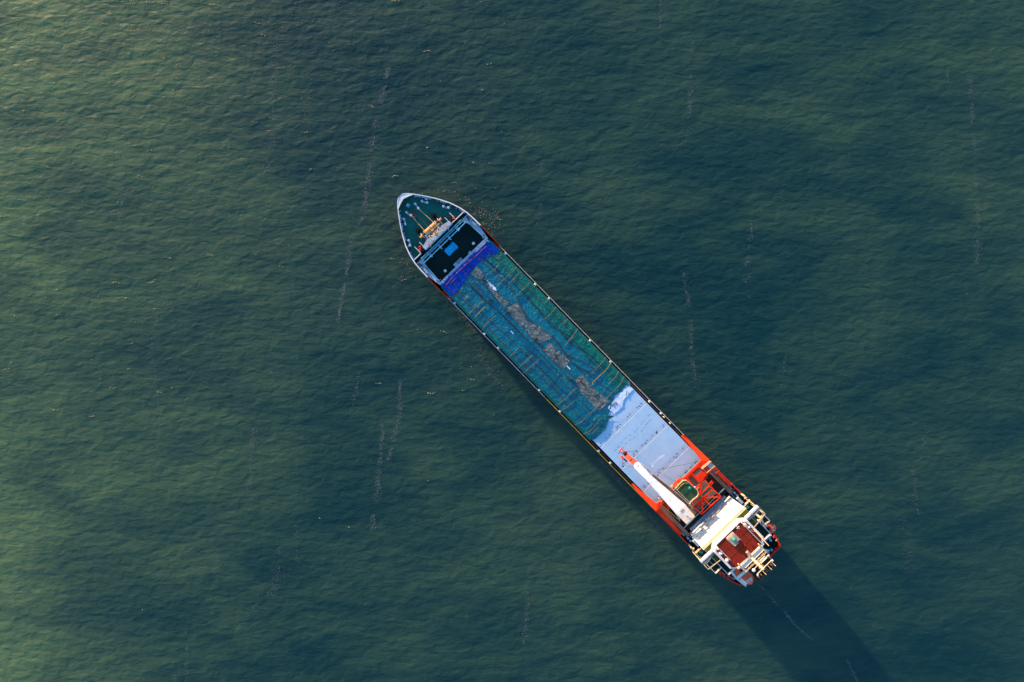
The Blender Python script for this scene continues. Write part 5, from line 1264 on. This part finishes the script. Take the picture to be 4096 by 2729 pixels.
TR = [('Z2',[(0,420),(80,350)],'t'),('Z2',[(75,585),(130,520),(190,478)],'g'),('Z2',[(590,105),(670,32)],'t'),('Z2',[(215,825),(320,720),(430,620)],'t'),
 ('Z2',[(590,460),(700,350),(840,215)],'t'),('Z2',[(770,400),(830,320),(900,270)],'t'),('Z2',[(830,580),(940,470),(1020,390)],'t'),('Z2',[(740,660),(900,600),(1100,430)],'g'),
 ('Z2',[(398,1005),(480,900),(580,822)],'t'),('Z2',[(320,840),(435,710)],'y'),('Z2',[(745,1345),(870,1222)],'t'),('Z2',[(800,1410),(900,1310),(1050,1170)],'g'),
 ('Z2',[(860,1478),(950,1400),(1042,1310)],'t'),('Z2',[(920,1550),(1020,1460),(1122,1362)],'t'),('Z2',[(1265,945),(1410,800)],'g'),('Z2',[(1418,932),(1482,862)],'t'),
 ('Z2',[(1440,1205),(1570,1040)],'t'),('Z2',[(1175,692),(1340,520)],'g') if False else ('Z2',[(1195,660),(1250,615)],'t'),('Z2',[(1190,870),(1340,715)],'t'),('Z2',[(620,1240),(860,1030)],'g'),
 ('Z2',[(105,700),(330,480)],'g'),('Z2',[(280,880),(450,720),(640,560)],'g'),('Z2',[(460,310),(580,230),(640,150)],'t'),
 ('Z3',[(500,262),(590,160),(662,48)],'t'),('Z3',[(0,472),(100,378)],'t'),('Z3',[(15,572),(90,510),(182,428)],'t'),('Z3',[(95,715),(200,600),(305,490)],'g'),
 ('Z3',[(205,825),(320,720),(422,598)],'g'),('Z3',[(305,922),(432,800)],'g'),('Z3',[(388,1012),(480,950),(650,788)],'t'),('Z3',[(438,1082),(540,1022),(622,948)],'t'),
 ('Z3',[(640,1142),(748,1040)],'g'),('Z3',[(630,1258),(710,1212),(880,1050),(1040,908),(1212,720),(1248,650)],'t'),('Z3',[(740,1372),(822,1330),(972,1160)],'t'),
 ('Z3',[(825,615),(970,470),(1012,408)],'t'),('Z3',[(840,732),(1030,550),(1080,478)],'y'),('Z3',[(1045,742),(1150,640),(1182,578)],'t'),('Z3',[(1310,708),(1308,765)],'t'),
 ('Z3',[(850,1355),(905,1300),(975,1215)],'t'),('Z3',[(735,475),(830,370),(892,290)],'g'),('Z3',[(560,1200),(650,1110)],'g'),('Z3',[(690,290),(775,165)],'g'),('Z3',[(470,145),(620,10)],'g')]
nm = {'t':'tan','g':'green','y':'yellow'}; mt = {'t':M['strap'],'g':M['strapg'],'y':M['strapy']}
info = []
for reg, pts, t in TR:
    x, y, L = where(reg, pts); info.append([x,y,L,reg,pts,t])
for t in 'tgy':
    for sd in ('port','centre','starboard'):
        sel = sorted([q for q in info if q[5] == t and (('port' if q[1] > 2 else 'starboard' if q[1] < -2 else 'centre') == sd)], key=lambda q: -q[0])
        for i, q in enumerate(sel):
            place = {'port':'on the port side','starboard':'on the starboard side','centre':'near the centre line'}[sd]
            word = 'foremost' if i == 0 else ('aftmost' if i == len(sel)-1 else ordn[i]+' from the bow')
            if len(sel) == 1: word = 'only'
            lab = f"{'long' if q[2] > 9 else 'short'} {nm[t]} strap, {word} of the {nm[t]} ones {place}"
            if len(sel) == 1: lab = f"{'long' if q[2] > 9 else 'short'} {nm[t]} strap, the only {nm[t]} one {place}"
            rope(q[3], q[4], 0.038 if t == 'g' else 0.05, mt[t], 'lashing_strap', lab, 'strap', TG, 0.04, 0.3, 0.03)
rope('Z1',[(765,1255),(880,1125),(1030,985),(1150,880),(1270,770)],0.07,M['strapr'],'lashing_strap','red strap along the forward edge of the blue tarpaulin strip','strap',TG,0.07)
for reg, pts, lab in (('Z2',[(400,380),(440,370),(470,395)],'dark rope tangle beside the long white sheet forward'),('Z2',[(690,800),(740,770),(720,800),(760,780)],'dark rope tangle at the forward end of the sheet with curved folds'),
    ('Z2',[(480,680),(500,635),(540,625)],'dark rope tangle on the port side aft of the blue sheet'),('Z2',[(1065,1130),(1085,1100),(1100,1130),(1075,1115)],'dark rope tangle amidships on the plastic sheets'),
    ('Z3',[(540,690),(590,680),(560,700),(585,688)],'dark rope tangle just ahead of the framed plastic sheet'),('Z3',[(870,910),(890,880),(920,880)],'dark bent strip on the framed plastic sheet'),
    ('Z3',[(380,360),(400,390),(405,425)],'dark bent strip on the dusty plastic rectangle'),('Z3',[(690,705),(720,730),(770,775)],'dark strip at the forward end of the framed plastic sheet')):
    rope(reg, pts, 0.13, M['ropedk'], 'rope_tangle', lab, 'rope', 'tangles of dark rope on the tarpaulin', 0.1, 0.12, 0.2)

# mooring lines on the forecastle
def line(reg, pts, zs, r, mat, lab, grp='mooring lines on the bow deck'):
    p = [P(reg,x,y,z) for (x,y), z in zip(pts,zs)]; mb = MB(); mb.tube(p, r, 6); return top(mb, 'mooring_line', mat, lab, 'rope', grp)
line('Z1',[(420,305),(500,370),(620,480)],[6.95,6.9,7.3],0.05,M['ropey'],'yellow mooring line from the windlass to the starboard front bollard, inner strand')
line('Z1',[(435,300),(470,345),(500,372)],[7.0,6.9,6.88],0.05,M['ropey'],'short yellow strand spliced to the line at the starboard front bollard')
line('Z1',[(340,400),(400,465),(505,585)],[6.95,6.9,7.3],0.05,M['ropey'],'yellow mooring line from the windlass to the port front bollard')
line('Z1',[(355,395),(380,440),(400,468)],[7.0,6.9,6.88],0.05,M['ropey'],'short yellow strand spliced to the line at the port front bollard')
line('Z1',[(232,190),(288,250),(410,385),(548,530)],[7.0,6.95,6.9,7.3],0.045,M['ropeb'],'brown mooring line from the stem roller down the middle of the bow deck')
line('Z1',[(285,340),(350,365),(412,385),(360,402),(335,400)],[6.95,6.9,6.85,6.9,6.95],0.055,M['ringred'],'orange loop of rope round the port front bollard')
